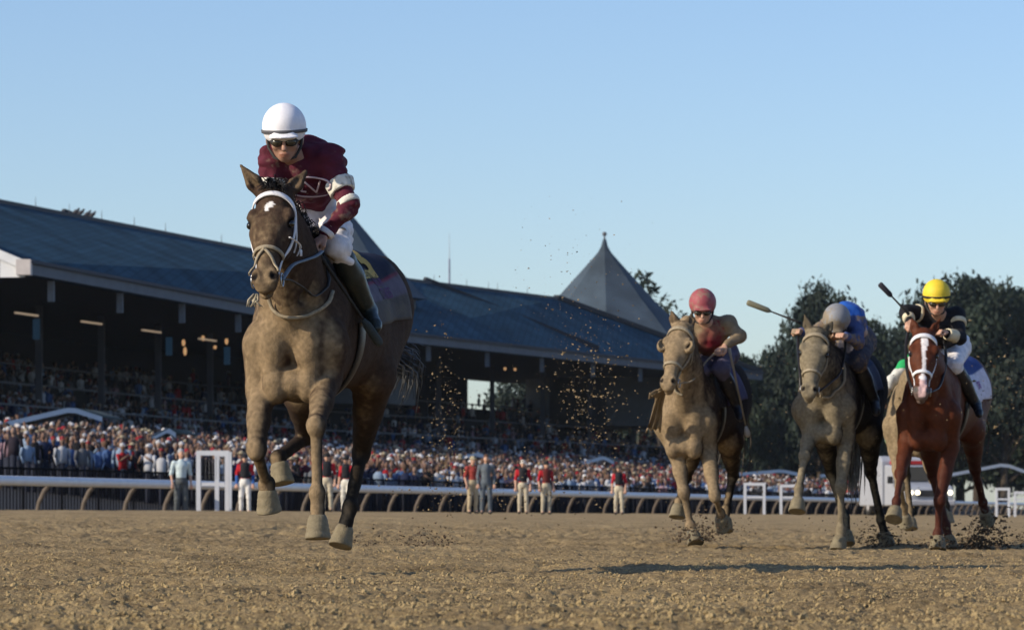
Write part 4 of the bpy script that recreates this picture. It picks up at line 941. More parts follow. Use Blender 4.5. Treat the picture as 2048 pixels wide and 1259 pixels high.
# forelock and mane
r_ = np.random.default_rng(4); mb = MB()
for k in range(160):
    b0 = h1.H(r_.uniform(-.035, .035), r_.uniform(-.04, .02), r_.uniform(-.03, .015)); d = h1.ha*r_.uniform(-.05, .06)+h1.hb*r_.uniform(.03, .07)+h1.hc*r_.uniform(.0, .06)
    mb.tube([b0, b0+d*.6+np.array([0, 0, .02]), b0+d*1.1], [.003, .0025, .0006], 4, (.012, .010, .009))
mb.build('forelock', M['hair'], H1, O1, True)
def mane(h, parent, org, col, n=260, side=1, seed=5, ln=.14):
    r = np.random.default_rng(seed); mb = MB(); a = h.H(0, -.09, .0); b = h.T2(0, -.32, .33); g = h.body
    ts = r.random(n); base = a+(b-a)*ts[:, None]+h.L*.01*r.standard_normal(n)[:, None]; pp, nn = g.project(base, 0.0)
    for p_, n_ in zip(pp, nn):
        d = h.L*side*r.uniform(.3, 1.0)*ln*.5+np.array([0, 0, .03]); e_ = p_+d+np.array([0, .02, -ln*r.uniform(.1, .6)]); mb.tube([p_, p_+d*.6+n_*.012, e_], [.004, .003, .0007], 4, col)
    mb.build('mane', M['hair'], parent, org, True)
mane(h1, H1, O1, (.012, .010, .009))
def cloth1(u, th):
    c = np.tile(np.array([.010, .012, .030]), (len(u), 1)); low = th < 40
    c[low] = (.11, .095, .13); c[(th > 38) & (th < 41)] = (.16, .02, .05); c[(th > 27) & (th < 29)] = (.12, .03, .09)  # white lower part greyed so its shade is in the colour
    c[(th < 18)] = (.07, .062, .06)
    mud = sstep(.15, .6, fbm3(np.stack([u*5, th*.05, u*0], 1), 3)+.10)[:, None]*np.where(th < 50, .8, .25)[:, None]; return c*(1-mud)+np.array([.10, .085, .065])*mud
saddle(h1, H1, O1, cloth1, -.45, -1.30, 22, th0=-6)
trunk_text(h1, H1, O1, '3', 66, -.98, .30, (.50, .34, .10))
trunk_text(h1, H1, O1, 'CENTURI', 50, -.86, .085, (.45, .32, .10))
trunk_text(h1, H1, O1, 'RUN PI', 38, -.92, .075, (.09, .03, .10))
trunk_text(h1, H1, O1, 'STAKES', 24, -.94, .09, (.09, .035, .10))
tail(h1, H1, O1, [h1.T2(.0, -1.66, .12), h1.T2(.0, -1.82, -.05), h1.T2(.06, -1.95, -.22), h1.T2(.16, -2.0, -.30), h1.T2(.12, -2.0, -.46)], 110, (.06, .064, .070), .040, 3, .004)
# rider
def J1():
    q = h1.Q; J = dict(head=q((569, 272, .02)), neck=q((592, 318, .16)), chest=q((612, 335, .24)), waist=q((632, 385, .46)), pelvis=q((640, 408, .62)),
        sh_l=q((545, 322, .14)), sh_r=q((658, 318, .16)), el_l=q((540, 398, .12)), el_r=q((698, 410, .06)), wr_l=q((566, 470, .00)), wr_r=q((650, 470, .02)),
        hip_l=q((604, 412, .58)), hip_r=q((662, 412, .60)), kn_l=q((588, 478, .22)), kn_r=q((676, 496, .16)), an_l=q((602, 600, .50)), an_r=q((738, 622, .46)), toe_l=q((596, 622, .36)), toe_r=q((750, 650, .34)),
        face=(.02, -1, -.22), down=(.03, .22, -1), dirt=.02)
    J['hd_r'] = unit(q((628, 488, -.02))-J['wr_r']); return J
J = J1(); JO = np.array([J['pelvis'][0], J['pelvis'][1], 0])
R1 = empty('person', (J['pelvis'][0], J['pelvis'][1], J['toe_r'][2]), 'jockey in white helmet and maroon silks with white sleeve bands riding the leading horse', 'person'); JO = np.array([J['pelvis'][0], J['pelvis'][1], J['toe_r'][2]])
_, bB, HH, RR = human(J, R1, JO, .0065, (.36, .20, .14))
MAR = (.088, .012, .026)
def mud_mix(amount, col, fr=7, seed=0.0, mud=None):
    mud = MUD if mud is None else mud
    def f(v):
        m = sstep(.0, .5, fbm3(v*fr+seed, 3)+.5*fbm3(v*60, 2)+amount)[:, None]; return np.array(col)*(1-m)+mud*m
    return f
def jcol1(v):
    arm = np.clip(1-np.linalg.norm(np.cross(v-J['sh_r'], unit(J['el_r']-J['sh_r'])), axis=1)/.11, 0, 1); on = ((v-J['sh_r'])@unit(J['el_r']-J['sh_r']) > .10)
    m = sstep(.05, .55, fbm3(v*9, 3)+.7*fbm3(v*75, 2)-.36+.62*arm*on)[:, None]; return np.array(MAR)*(1-m)+np.array([.20, .125, .10])*m
_, jB = garment('jersey', jersey_prims(J, .93), .0080, jcol1, R1, JO, amp=.012, fr=9)
# sleeve bands
for q, (t0, t1, mu) in (('r', (.50, .72, .1)), ('r', (.90, 1.02, -.2)), ('l', (.50, .7, -.1))):
    p0, p1 = J['sh_'+q], J['el_'+q]; r0, r1 = .070+(.052-.070)*t0+.007, .070+(.052-.070)*t1+.007
    n = unit(p1-p0); a0 = p0+(p1-p0)*t0; a1 = p0+(p1-p0)*t1
    garment('sleeve_band', [RC(a0, a1, r0, r1, .001)], .006, mud_mix(mu-.25, (.72, .70, .62)), R1, JO, amp=.004, fr=12, clip=lambda p, a0=a0, a1=a1, n=n: np.maximum(-((p-a0)@n), (p-a1)@n))
p0, p1 = J['el_r'], J['wr_r']; n = unit(p1-p0)
for (t0, t1, c_) in ((.86, 1.0, (.72, .70, .70)),):
    a0 = p0+(p1-p0)*t0; a1 = p0+(p1-p0)*t1; garment('cuff', [RC(a0, a1, .043, .037, .001)], .006, c_, R1, JO, amp=.002, clip=lambda p, a0=a0, a1=a1, n=n: np.maximum(-((p-a0)@n), (p-a1)@n))
def bcol1(v):
    dk = np.minimum(np.linalg.norm(v-J['kn_r'], axis=1), np.linalg.norm(v-J['kn_l'], axis=1)); m = sstep(0, .5, fbm3(v*14, 3)+.5*fbm3(v*60, 2)-.42+.55*np.clip(1-dk/.13, 0, 1))[:, None]
    return np.array((.74, .72, .74))*(1-m)+MUD*1.1*m
garment('breeches', breeches_prims(J), .0080, bcol1, R1, JO, amp=.013, fr=8)
for q in 'lr': garment('boot', boot_prims(J, q), .0085, mud_mix(-.35, (.022, .028, .024), mud=np.array([.07, .07, .055])), R1, JO, 'boot', amp=.002)
helmet(J, R1, JO, (.78, .78, .82), (.10, .10, .11), True, .98, .0055)
goggles(J, R1, JO, .98)
# lettering on the chest: outlined oval and letter
def chest_strokes(J, B, polys, w, col, parent, org, cx, cy, Y):
    for poly in polys:
        pts = np.array([P(cx+x, cy+y, Y) for x, y in poly]); o = pts.copy(); o[:, 1] -= .25
        p, n = B.trace(o, np.tile((0, 1.0, 0), (len(o), 1)), .010, .9); ribbon('chest_emblem', p, n, w, .003, M['cloth'], parent, org, False, col)
dens = lambda L: [(a[0]+(b[0]-a[0])*t, a[1]+(b[1]-a[1])*t) for a, b in zip(L[:-1], L[1:]) for t in np.linspace(0, 1, 8)]
chest_strokes(J, jB, [dens([(-16, 9), (-10, -9), (14, 11), (22, -10)]), dens([(-16, 9), (-6, 10)]), [(44*math.cos(t), 1+18*math.sin(t)) for t in np.linspace(0, 2*math.pi, 40)]], .009, (.55, .42, .44), R1, JO, 622, 379, D1+.3)
whip('long dark riding whip hanging down beside the leading rider\'s boot', h1.Q((628, 492, -.03)), h1.Q((760, 688, .30)), (.03, .03, .03), (.045, .055, .055), .011)

# ================================================================ second horse (blinkered, all mud)
D2 = 29.4
def mk_horse(spec_name, D, chest, rump, poll, nose, face, ears, legs, label, paint, voxel=.0135, matn='coat', hoof=(.19, .16, .10), **kw):
    h = Horse(D, chest, rump, poll, nose, face, ears, legs, voxel, dict(hs=kw.get('hs', 1.02), hoofcol=hoof, boot=1.12))
    o = np.array([h.C[0], h.C[1], 0]); e = empty('racehorse', o, label, 'horse'); h.skin(e, o, paint, matn); return h, e, o
h2, H2, O2 = mk_horse('b', D2, (1374, 826, .16), (1428, 800, 1.45), (1364, 648, -.38), (1333, 768, -.68), (-.30, -1, .45), [(1342, 616, -.34), (1384, 622, -.32)],
    {'fr': [(1352, 900, .10), (1368, 985, .0), (1381, 1050, .02), (1392, 1088, -.05)],
     'fl': [(1416, 898, .10), (1430, 992, -.12), (1441, 1024, .10), (1446, 1052, .20)],
     'hr': [(1386, 890, 1.05), (1372, 955, 1.35), (1358, 1002, 1.15), (1354, 1035, 1.12)],
     'hl': [(1460, 880, 1.0), (1466, 950, 1.40), (1452, 1018, 1.25), (1450, 1062, 1.2)]},
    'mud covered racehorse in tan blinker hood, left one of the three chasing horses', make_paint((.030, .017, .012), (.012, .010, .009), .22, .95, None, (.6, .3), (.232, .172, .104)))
rg2 = bridle(h2, H2, O2, M['mud_strap'], M['mud_strap'], .026)
for q in (-1, 1):
    c = h2.H(q*.105, .010, .215); R = np.stack([h2.ha, h2.hb, h2.hc]); b = Body([EL(c, (.040, .045, .055), .01, R), EL(c+h2.ha*q*.0+h2.hb*.035-h2.ha*q*.012, (.034, .038, .045), .01, R, True)])
    v, f = b.mesh(.008); obj('blinker_cup', mesh_data('blinker_cup', v-O2, f, M['coat'], np.tile(MUD*1.05, (len(v), 1))), H2)
def rag(name, pts, w, parent, org, col, n=10, mtn='cloth', seed=1):
    """hanging strip of cloth: centre line, width"""
    c = np.array(spline(pts, 16)); m_ = len(c); v = []; r = np.random.default_rng(seed)
    for i, p in enumerate(c):
        for j in range(n):
            t = j/(n-1)-.5; ww = w[0]+(w[1]-w[0])*i/(m_-1); v.append(p+np.array([t*ww, .03*math.sin(j*1.9+i*.25)*(.3+i/m_), -.015*abs(t)*4*(i/m_)*math.cos(j*2.1)]))
    ii = np.arange(m_*n).reshape(m_, n); f = np.stack([ii[:-1, :-1].ravel(), ii[1:, :-1].ravel(), ii[1:, 1:].ravel(), ii[:-1, 1:].ravel()], 1)
    o = obj(name, mesh_data(name, np.array(v)-org, f, M[mtn], np.tile(col, (len(v), 1))*(1+.2*fbm3(np.array(v)*20, 2))[:, None]), parent); md = o.modifiers.new('thickness', 'SOLIDIFY'); md.thickness = .012
Q2 = h2.Q
rag('loose_rein_cloth', [Q2((1328, 772, -.45)), Q2((1318, 800, -.3)), Q2((1312, 835, -.15)), Q2((1306, 858, -.1))], (.03, .12), H2, O2, MUD)
rag('loose_rein_cloth', [Q2((1330, 772, -.47)), Q2((1316, 782, -.42)), Q2((1303, 790, -.42))], (.03, .05), H2, O2, MUD, seed=2)
neckstrap(h2, [(1365, 790, -.2), (1335, 788, -.25), (1318, 775, -.3)], .012, M['mud_strap'], H2, O2)
def plain_cloth(c1, c2=None, th_lim=45, mudv=-.25):
    def f(u, th):
        c = np.tile(np.array(c1, float), (len(u), 1))
        if c2 is not None: c[(th < th_lim)] = c2
        m = sstep(0, .6, fbm3(np.stack([u*6, th*.06, u*0], 1), 3)+mudv)[:, None]; return c*(1-m)+MUD*.7*m
    return f
saddle(h2, H2, O2, plain_cloth((.05, .035, .09), (.10, .08, .14)), -.45, -1.2, th0=0)
tube_part('rein', spline([rg2[1], Q2((1385, 760, -.25)), Q2((1410, 725, .0)), Q2((1430, 705, .15))], 14), .010, M['mud_strap'], H2, O2, flat=.5)
tail(h2, H2, O2, [h2.T2(0, -1.7, .18), h2.T2(0, -1.95, .05), h2.T2(.02, -2.1, -.25), h2.T2(.0, -2.05, -.55)], 90, (.05, .04, .03), .06, 5, .006)
mane(h2, H2, O2, tuple(MUD*.7), 160, 1, 8, .12)
def joints(D, **k): return {n: (P(v[0], v[1], D+v[2]) if isinstance(v, tuple) and n not in ('face', 'down') else v) for n, v in k.items()}
def rider(J, label, jersey, sleeves, breech, boots, helm, band, vox=.010, skin=SKIN, jmud=-.4, hmud=None, collar=None):
    org = np.array([J['pelvis'][0], J['pelvis'][1], J['toe_r'][2]]); e = empty('person', org, label, 'person')
    human(J, e, org, .0085, skin); _, jb = garment('jersey', jersey_prims(J, .92), vox, jersey, e, org, amp=.007)
    garment('breeches', breeches_prims(J), vox, breech, e, org, amp=.007)
    for q in 'lr': garment('boot', boot_prims(J, q), vox, boots, e, org, 'boot', amp=.002)
    a, f, c = headframe(J); helmet(J, e, org, helm, band, True, 1.0, .007, (lambda v, d: hmud(v)) if hmud else None); goggles(J, e, org, 1.0)
    for (q, t0, t1, col) in sleeves:
        full = [J['sh_'+q], J['el_'+q], J['wr_'+q]]
        s0, s1, ra, rb = (full[0], full[1], .070, .052) if t0 < 1 else (full[1], full[2], .053, .036); u0, u1 = t0 % 1, (t1-1 if t0 >= 1 else t1)
        a0, a1 = s0+(s1-s0)*u0, s0+(s1-s0)*u1; n = unit(s1-s0)
        garment('sleeve_band', [RC(a0, a1, ra+(rb-ra)*u0+.008, ra+(rb-ra)*u1+.008, .001)], .008, col, e, org, amp=.003, clip=lambda p: np.maximum(-((p-a0)@n), (p-a1)@n))
    return e, org, jb
J = joints(D2, head=(1405, 617, .06), neck=(1412, 648, .18), chest=(1415, 668, .26), waist=(1424, 696, .44), pelvis=(1430, 706, .58), sh_l=(1376, 650, .20), sh_r=(1455, 648, .20),
    el_l=(1352, 690, .12), el_r=(1480, 672, .12), wr_l=(1380, 705, -.02), wr_r=(1450, 692, -.02), hip_l=(1408, 708, .54), hip_r=(1450, 706, .56), kn_l=(1400, 742, .22), kn_r=(1442, 738, .20),
    an_l=(1412, 808, .5), an_r=(1474, 812, .46), toe_l=(1408, 826, .36), toe_r=(1480, 832, .34), face=(-.05, -1, -.18), down=(.0, .2, -1), dirt=.12)
def red_jersey(v):
    c = mud_mix(.75, (.20, .02, .025))(v); k = np.clip(1.6-np.linalg.norm((v-(J['chest']+J['waist'])/2-np.array([0, -.12, 0]))/(.085, .16, .11), axis=1)+.3*fbm3(v*20, 2), 0, 1)[:, None]; c = c*(1-k)+np.array([.20, .016, .028])*k; return c
rider(J, 'jockey in dusty red helmet and mud caked red jersey on the blinkered horse', red_jersey, [], mud_mix(-.1, (.10, .09, .14)), (.02, .02, .025), (.40, .10, .10), None, hmud=lambda v: mud_mix(.02, (.30, .06, .075), 5, 0, np.array([.26, .15, .11]))(v))
whip('whip held down along the right flank of the blinkered horse', J['wr_r']+np.array([.03, -.03, -.02]), P(1496, 872, D2+.35), (.25, .24, .22), (.4, .38, .36), .012, .1)

# ================================================================ third horse
h3, H3, O3 = mk_horse('c', D2, (1652, 800, .16), (1700, 782, 1.48), (1634, 660, -.40), (1618, 780, -.68), (-.10, -1, .45), [(1609, 628, -.36), (1668, 640, -.34)],
    {'fr': [(1622, 858, .10), (1609, 912, -.15), (1598, 976, -.26), (1594, 1024, -.32)],
     'fl': [(1692, 872, .10), (1682, 975, -.02), (1682, 1058, -.02), (1676, 1101, -.06)],
     'hr': [(1650, 868, 1.05), (1662, 945, 1.38), (1690, 1035, 1.25), (1694, 1088, 1.18)],
     'hl': [(1738, 868, 1.1), (1742, 945, 1.55), (1762, 1038, 1.72), (1774, 1088, 1.78)]},
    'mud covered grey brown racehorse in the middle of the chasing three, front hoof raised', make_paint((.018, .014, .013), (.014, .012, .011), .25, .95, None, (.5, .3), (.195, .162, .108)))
rg3 = bridle(h3, H3, O3, M['mud_strap'], M['mud_strap'], .026); Q3 = h3.Q
neckstrap(h3, [(1690, 720, .05), (1676, 770, -.05), (1652, 792, -.12), (1636, 770, -.2)], .012, M['mud_strap'], H3, O3)
saddle(h3, H3, O3, plain_cloth((.02, .03, .07), (.05, .05, .07)), -.45, -1.2, th0=0)
tube_part('rein', spline([rg3[1], Q3((1660, 765, -.35)), Q3((1680, 745, -.1)), Q3((1690, 700, .1)), Q3((1690, 672, .15))], 14), .012, M['leather'], H3, O3, flat=.5)
tube_part('rein', spline([rg3[0], Q3((1600, 740, -.5)), Q3((1596, 690, -.2)), Q3((1598, 665, -.05))], 14), .012, M['leather'], H3, O3, flat=.5)
tail(h3, H3, O3, [h3.T2(-.02, -1.7, .15), h3.T2(-.05, -1.9, -.05), h3.T2(-.10, -2.05, -.5), h3.T2(-.12, -2.05, -.85)], 150, (.14, .14, .13), .055, 6, .007)
mane(h3, H3, O3, tuple(MUD*.6), 160, 1, 9, .12)
J = joints(D2, head=(1671, 648, .02), neck=(1684, 640, .20), chest=(1694, 640, .36), waist=(1706, 660, .60), pelvis=(1712, 676, .78), sh_l=(1658, 650, .26), sh_r=(1712, 648, .30),
    el_l=(1622, 668, .12), el_r=(1716, 684, .10), wr_l=(1602, 662, -.05), wr_r=(1690, 672, -.10), hip_l=(1692, 680, .72), hip_r=(1726, 684, .74), kn_l=(1680, 728, .30), kn_r=(1716, 726, .30),
    an_l=(1692, 790, .6), an_r=(1748, 800, .62), toe_l=(1688, 808, .46), toe_r=(1752, 822, .48), face=(-.25, -1, -.7), down=(-.1, .65, -1), dirt=.3)
def blue_jersey(v):
    c = mud_mix(-.45, (.02, .10, .42))(v); fr = (v[:, 1] < J['chest'][1]-.04) & (v[:, 2] < J['chest'][2]+.03); c2 = mud_mix(.15, (.06, .09, .22))(v); c[fr] = c2[fr]; return c
rider(J, 'jockey in royal blue silks and muddy grey cap crouched on the middle chasing horse', blue_jersey, [], mud_mix(.0, (.06, .06, .08)), (.03, .028, .025), (.3, .27, .2), None, hmud=lambda v: mud_mix(.25, (.22, .23, .25), 6, 0, np.array([.22, .175, .115]))(v))
whip('whip raised out to the left by the jockey in blue', J['wr_l']+np.array([.0, -.03, .06]), P(1494, 604, D2-.1), (.03, .03, .03), (.20, .19, .13), .011, .42)

# ================================================================ fourth horse: clean chestnut with a blaze
def blaze(s, v, n, c):
    d = v-s.poll; x = d@s.ha/s.hs; z = d@s.hc/s.hs; y = d@s.hb
    w = np.where(z < .20, .024-.04*np.abs(z-.12), .013)+np.where(z > .40, .014, 0)+.006*fbm3(v*40, 1)
    k = (np.linalg.norm(v-s.H(0, -.03, .28), axis=1) < .34) & (np.abs(x-.004) < w) & (z > .055) & (z < .57) & (n@s.hb > .1); c[k] = (.74, .70, .70); pk = k & (z > .44); c[pk] = (.62, .42, .40); m_ = (z > .50) & (~k) & (n@s.hb > -.6) & (np.linalg.norm(v-s.H(0, -.04, .55), axis=1) < .1); c[m_] = c[m_]*.5+np.array([.16, .15, .14])*.5; return c
h4, H4, O4 = mk_horse('d', D2, (1862, 812, .16), (1908, 790, 1.45), (1849, 662, -.40), (1844, 780, -.68), (-.02, -1, .45), [(1822, 634, -.36), (1882, 634, -.36)],
    {'fr': [(1814, 882, .10), (1801, 948, -.15), (1793, 1002, -.28), (1787, 1040, -.36)],
     'fl': [(1900, 892, .10), (1879, 1002, -.03), (1876, 1066, -.02), (1875, 1100, -.06)],
     'hr': [(1858, 870, 1.05), (1866, 950, 1.38), (1892, 1050, 1.30), (1902, 1098, 1.25)],
     'hl': [(1944, 860, 1.1), (1950, 938, 1.55), (1966, 1004, 1.78), (1976, 1040, 1.92)]},
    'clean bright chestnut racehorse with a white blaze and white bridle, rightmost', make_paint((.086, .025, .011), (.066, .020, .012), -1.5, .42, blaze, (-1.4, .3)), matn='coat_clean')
rg4 = bridle(h4, H4, O4, M['white_strap'], M['white_strap'], .030); Q4 = h4.Q
def cloth4(u, th): 
    c = np.tile(np.array([.03, .06, .20]), (len(u), 1)); c[th < 40] = (.62, .58, .66); return c
saddle(h4, H4, O4, cloth4, -.42, -1.3, th0=-8)
trunk_text(h4, H4, O4, 'STAKES', 18, -.9, .09, (.20, .06, .24))
tube_part('rein', spline([rg4[1], Q4((1880, 770, -.3)), Q4((1892, 720, -.05)), Q4((1888, 680, .0))], 14), .012, M['leather'], H4, O4, flat=.5)
tube_part('rein', spline([rg4[0], Q4((1814, 740, -.4)), Q4((1812, 690, -.15)), Q4((1818, 655, -.0))], 14), .012, M['leather'], H4, O4, flat=.5)
tail(h4, H4, O4, [h4.T2(0, -1.7, .18), h4.T2(0, -1.95, .05), h4.T2(.02, -2.1, -.25), h4.T2(.0, -2.05, -.5)], 90, (.05, .02, .01), .06, 5, .006)
mane(h4, H4, O4, (.09, .03, .012), 160, 1, 10, .10)
J = joints(D2, head=(1873, 599, .04), neck=(1878, 632, .18), chest=(1882, 652, .28), waist=(1892, 678, .48), pelvis=(1898, 690, .62), sh_l=(1846, 628, .20), sh_r=(1912, 632, .22),
    el_l=(1812, 622, .10), el_r=(1920, 676, .08), wr_l=(1820, 642, -.02), wr_r=(1892, 666, -.04), hip_l=(1880, 694, .58), hip_r=(1914, 694, .60), kn_l=(1872, 730, .26), kn_r=(1908, 728, .22),
    an_l=(1884, 800, .5), an_r=(1952, 808, .50), toe_l=(1880, 820, .36), toe_r=(1958, 826, .36), face=(-.02, -1, -.2), down=(.0, .22, -1))
cream = (.62, .56, .40)
rider(J, 'jockey in yellow helmet and black silks with cream cuffs on the chestnut horse', (.012, .012, .016), [('l', .25, .40, cream), ('l', 1.55, 1.92, cream), ('r', 1.35, 1.92, cream), ('r', .25, .42, cream)], (.74, .74, .80), (.012, .012, .016), (.75, .55, .03), (.02, .02, .02))
whip('black whip raised up and to the left by the yellow helmeted jockey', J['wr_l']+np.array([-.01, -.03, .05]), P(1759, 567, D2-.1), (.02, .02, .02), (.03, .03, .04), .011, .4)

# ================================================================ fifth horse, mostly hidden behind the chestnut
D5 = 35.0
h5, H5, O5 = mk_horse('e', D5, (1822, 838, .15), (1850, 815, 1.4), (1838, 700, -.4), (1834, 800, -.7), (0, -1, .45), [(1822, 676, -.36), (1856, 676, -.36)],
    {'fr': [(1792, 902, .1), (1800, 975, -.1), (1808, 1012, .12), (1812, 1050, .2)],
     'fl': [(1850, 900, .1), (1868, 960, -.1), (1884, 1005, .0), (1888, 1040, .1)],
     'hr': [(1800, 880, 1.05), (1812, 950, 1.4), (1820, 1020, 1.3), (1822, 1058, 1.25)],
     'hl': [(1868, 880, 1.1), (1880, 950, 1.5), (1892, 1010, 1.6), (1896, 1046, 1.6)]},
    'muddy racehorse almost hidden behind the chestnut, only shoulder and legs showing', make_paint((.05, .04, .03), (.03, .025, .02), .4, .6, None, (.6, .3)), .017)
bridle(h5, H5, O5, M['mud_strap'], M['mud_strap'], .026)
tail(h5, H5, O5, [h5.T2(0, -1.7, .18), h5.T2(0, -1.95, .05), h5.T2(.02, -2.1, -.25), h5.T2(.0, -2.05, -.5)], 60, (.05, .04, .03), .06, 5, .006)
saddle(h5, H5, O5, plain_cloth((.02, .2, .08)), -.45, -1.2, th0=0)
J = joints(D5, head=(1850, 690, .1), neck=(1846, 712, .2), chest=(1842, 728, .3), waist=(1846, 752, .5), pelvis=(1850, 764, .65), sh_l=(1810, 734, .25), sh_r=(1868, 730, .25),
    el_l=(1782, 764, .15), el_r=(1874, 766, .1), wr_l=(1768, 796, .0), wr_r=(1852, 780, 0), hip_l=(1826, 770, .6), hip_r=(1866, 770, .6), kn_l=(1800, 800, .25), kn_r=(1870, 800, .25),
    an_l=(1778, 862, .5), an_r=(1890, 862, .5), toe_l=(1776, 880, .36), toe_r=(1892, 880, .36), face=(0, -1, -.2), down=(0, .2, -1))
gj = lambda v: np.where(((v[:, 2] > J['sh_l'][2]-.015))[:, None], np.array([.02, .33, .10]), mud_mix(-.05, (.6, .6, .55))(v))
rider(J, 'half hidden jockey with green and white sleeve behind the chestnut horse', gj, [], mud_mix(-.2, (.6, .6, .6)), (.05, .2, .08), (.05, .3, .12), None, vox=.014)
# ================================================================ crowd
SK = [(.24, .145, .11), (.19, .115, .085), (.30, .20, .155), (.10, .06, .04), (.22, .135, .10)]
SHIRT = [('white', (.50, .52, .56)), ('white', (.46, .48, .52)), ('white', (.44, .45, .48)), ('pale blue', (.20, .28, .40)), ('navy', (.015, .02, .05)), ('black', (.010, .010, .013)), ('black', (.012, .012, .014)), ('navy', (.015, .02, .05)), ('red', (.30, .015, .02)), ('grey', (.12, .125, .14)), ('dark', (.02, .02, .03)),
         ('blue', (.03, .08, .22)), ('maroon', (.08, .015, .025)), ('pink', (.30, .20, .24)), ('dark', (.025, .02, .03)), ('pale blue', (.22, .30, .42)), ('navy', (.015, .022, .06)), ('white', (.50, .52, .56)), ('white', (.48, .50, .55)), ('blue', (.06, .12, .28)), ('pale blue', (.22, .30, .42))]
HATS = [('a red cap', (.26, .02, .03)), ('no hat', None), ('a white cap', (.50, .51, .54)), ('a dark cap', (.02, .02, .03)), ('no hat', None), ('no hat', None), ('no hat', None), ('a white cap', (.65, .65, .66)), ('a straw hat', (.36, .31, .22)), ('a dark cap', (.02, .02, .03)), ('a dark hat', (.03, .03, .05)), ('no hat', None)]
HAIR = [(.02, .014, .01), (.035, .022, .014), (.09, .06, .035), (.24, .23, .22), (.01, .008, .007), (.02, .014, .01)]
def spectator(mb, r, detail=True, pose=None, shirt=None, hat=None, H_=1.72, legs=True, seat=False, o=(0, 0, 0), ang=0):
    sk = SK[r.integers(len(SK))]; sh = shirt or SHIRT[r.integers(len(SHIRT))]; ht = hat or HATS[r.integers(len(HATS))]; hr = HAIR[r.integers(len(HAIR))]; dm = .75 if seat else .88; sk = tuple(dm*np.array(sk)); sh = (sh[0], tuple(dm*np.array(sh[1]))); ht = (ht[0], None if ht[1] is None else tuple(dm*np.array(ht[1]))); pose = pose or 'down'  # seated figures get dimmer colours, painting in the shade of the stand
    s = H_/1.72; o = np.asarray(o, float); c, s_ = math.cos(ang), math.sin(ang); R = np.array([[c, -s_, 0], [s_, c, 0], [0, 0, 1]])
    X = lambda x, y, z: o+R@(np.array([x, y, z])*s)
    n = 7 if detail else 5
    b0 = .95 if not seat else .1
    up = 0 if not seat else -.75
    mb.tube([X(0, 0, .92+up), X(0, .01, 1.12+up), X(0, 0, 1.34+up), X(0, 0, 1.45+up)], [.17*s, .165*s, .19*s, .07*s], n, sh[1], .62, up=(R@np.array([0, 1, 0])))
    mb.tube([X(0, 0, 1.42+up), X(0, -.01, 1.52+up)], .05*s, 5, sk)
    mb.ball(X(0, -.02, 1.60+up), np.array((.078, .095, .115))*s, sk, 8 if detail else 5, 6 if detail else 4, R)
    sg = detail and r.random() < .6
    if sg: mb.box((-.07, -.012, -.018), (.07, .012, .018), (.012, .012, .014), R, X(0, -.105, 1.615+up))
    if ht[1] is None: mb.ball(X(0, .018, 1.635+up), np.array((.086, .098, .100))*s, hr, 7 if detail else 5, 5 if detail else 3, R)
    else:
        mb.ball(X(0, 0, 1.665+up), np.array((.090, .108, .080))*s, ht[1], 8 if detail else 5, 5 if detail else 3, R)
        if ht[0] == 'a straw hat': mb.lathe([(.19*s, 0), (.17*s, .012*s)], X(0, 0, 1.655+up), n=9, c=ht[1])
        else: mb.ball(X(0, -.11, 1.645+up), np.array((.07, .08, .012))*s, ht[1], 6 if detail else 4, 4 if detail else 3, R)
    long_ = sh[0] in ('black', 'navy', 'grey', 'dark')
    for q in (-1, 1):
        S = X(q*.20, 0, 1.38+up)
        if pose == 'both' or (pose == 'up' and q == 1): E_ = X(q*.30, -.12, 1.50+up); W = X(q*.22, -.18, 1.80+up)
        elif pose == 'front': E_ = X(q*.26, -.12, 1.18+up); W = X(q*.06, -.34, 1.36+up)
        else: E_ = X(q*.25, .02, 1.12+up); W = X(q*.22, -.08, .88+up)
        if not detail:
            mb.tube([S, E_], [.06*s, .045*s], 4, sh[1]); mb.tube([E_, W], [.042*s, .036*s], 3, sk if pose != 'down' else sh[1]); continue
        mb.tube([S, (S+E_)/2, E_], [.062*s, .055*s, .045*s], 5, sh[1]); mb.tube([E_, W], [.042*s, .030*s], 5, sh[1] if long_ else sk); mb.ball(W, .045*s, sk, 5, 4)
    if pose == 'front' and detail: mb.box((-.04, -.01, -.07), (.04, .01, .07), (.03, .03, .04), R, X(0, -.38, 1.42+up))
    if not legs and not seat: mb.tube([X(0, 0, .95), X(0, 0, -.4)], [.17*s, .13*s], 5, (.02, .024, .04), .6)
    if legs:
        tc = [(.02, .02, .03), (.03, .045, .09), (.14, .12, .10), (.015, .015, .015), (.02, .025, .05)][r.integers(5)]
        for q in (-1, 1): mb.tube([X(q*.09, 0, .95), X(q*.10, 0, .5), X(q*.11, .02, .05)], [.095*s, .07*s, .05*s], 5, tc); mb.ball(X(q*.11, -.05, .04), np.array((.05, .12, .045))*s, (.03,.03,.03), 5, 3, R)
    return sh[0], ht[0], pose, sg
M['crowd'] = mat('spectators clothing and skin', (1,1,1), .85, .08, 6, vcol=True, spec=.15)
r = np.random.default_rng(12); cand = []
for q in np.arange(-2.7, -23.5, -.78):
    for t in np.arange(-22, 150, .62):
        dens_ = (1.0 if q > -12 else .7)*(1.0 if t < 60 else .62)
        if r.random() > dens_: continue
        tt = t+r.uniform(-.2, .2); qq = q+r.uniform(-.25, .25); p = RP(tt, qq); p[2] = float(apron_z(qq)); px = 1024+p[0]/p[1]*FPX
        if -25 < px < 2085: cand.append((p, qq, px))
cand.sort(key=lambda c: c[0][1])
near = cand[:290]; rest = cand[290:]
SEEN_LAB = set()
pw = {'down': 'arms down', 'up': 'one arm raised', 'both': 'both arms up', 'front': 'phone raised'}
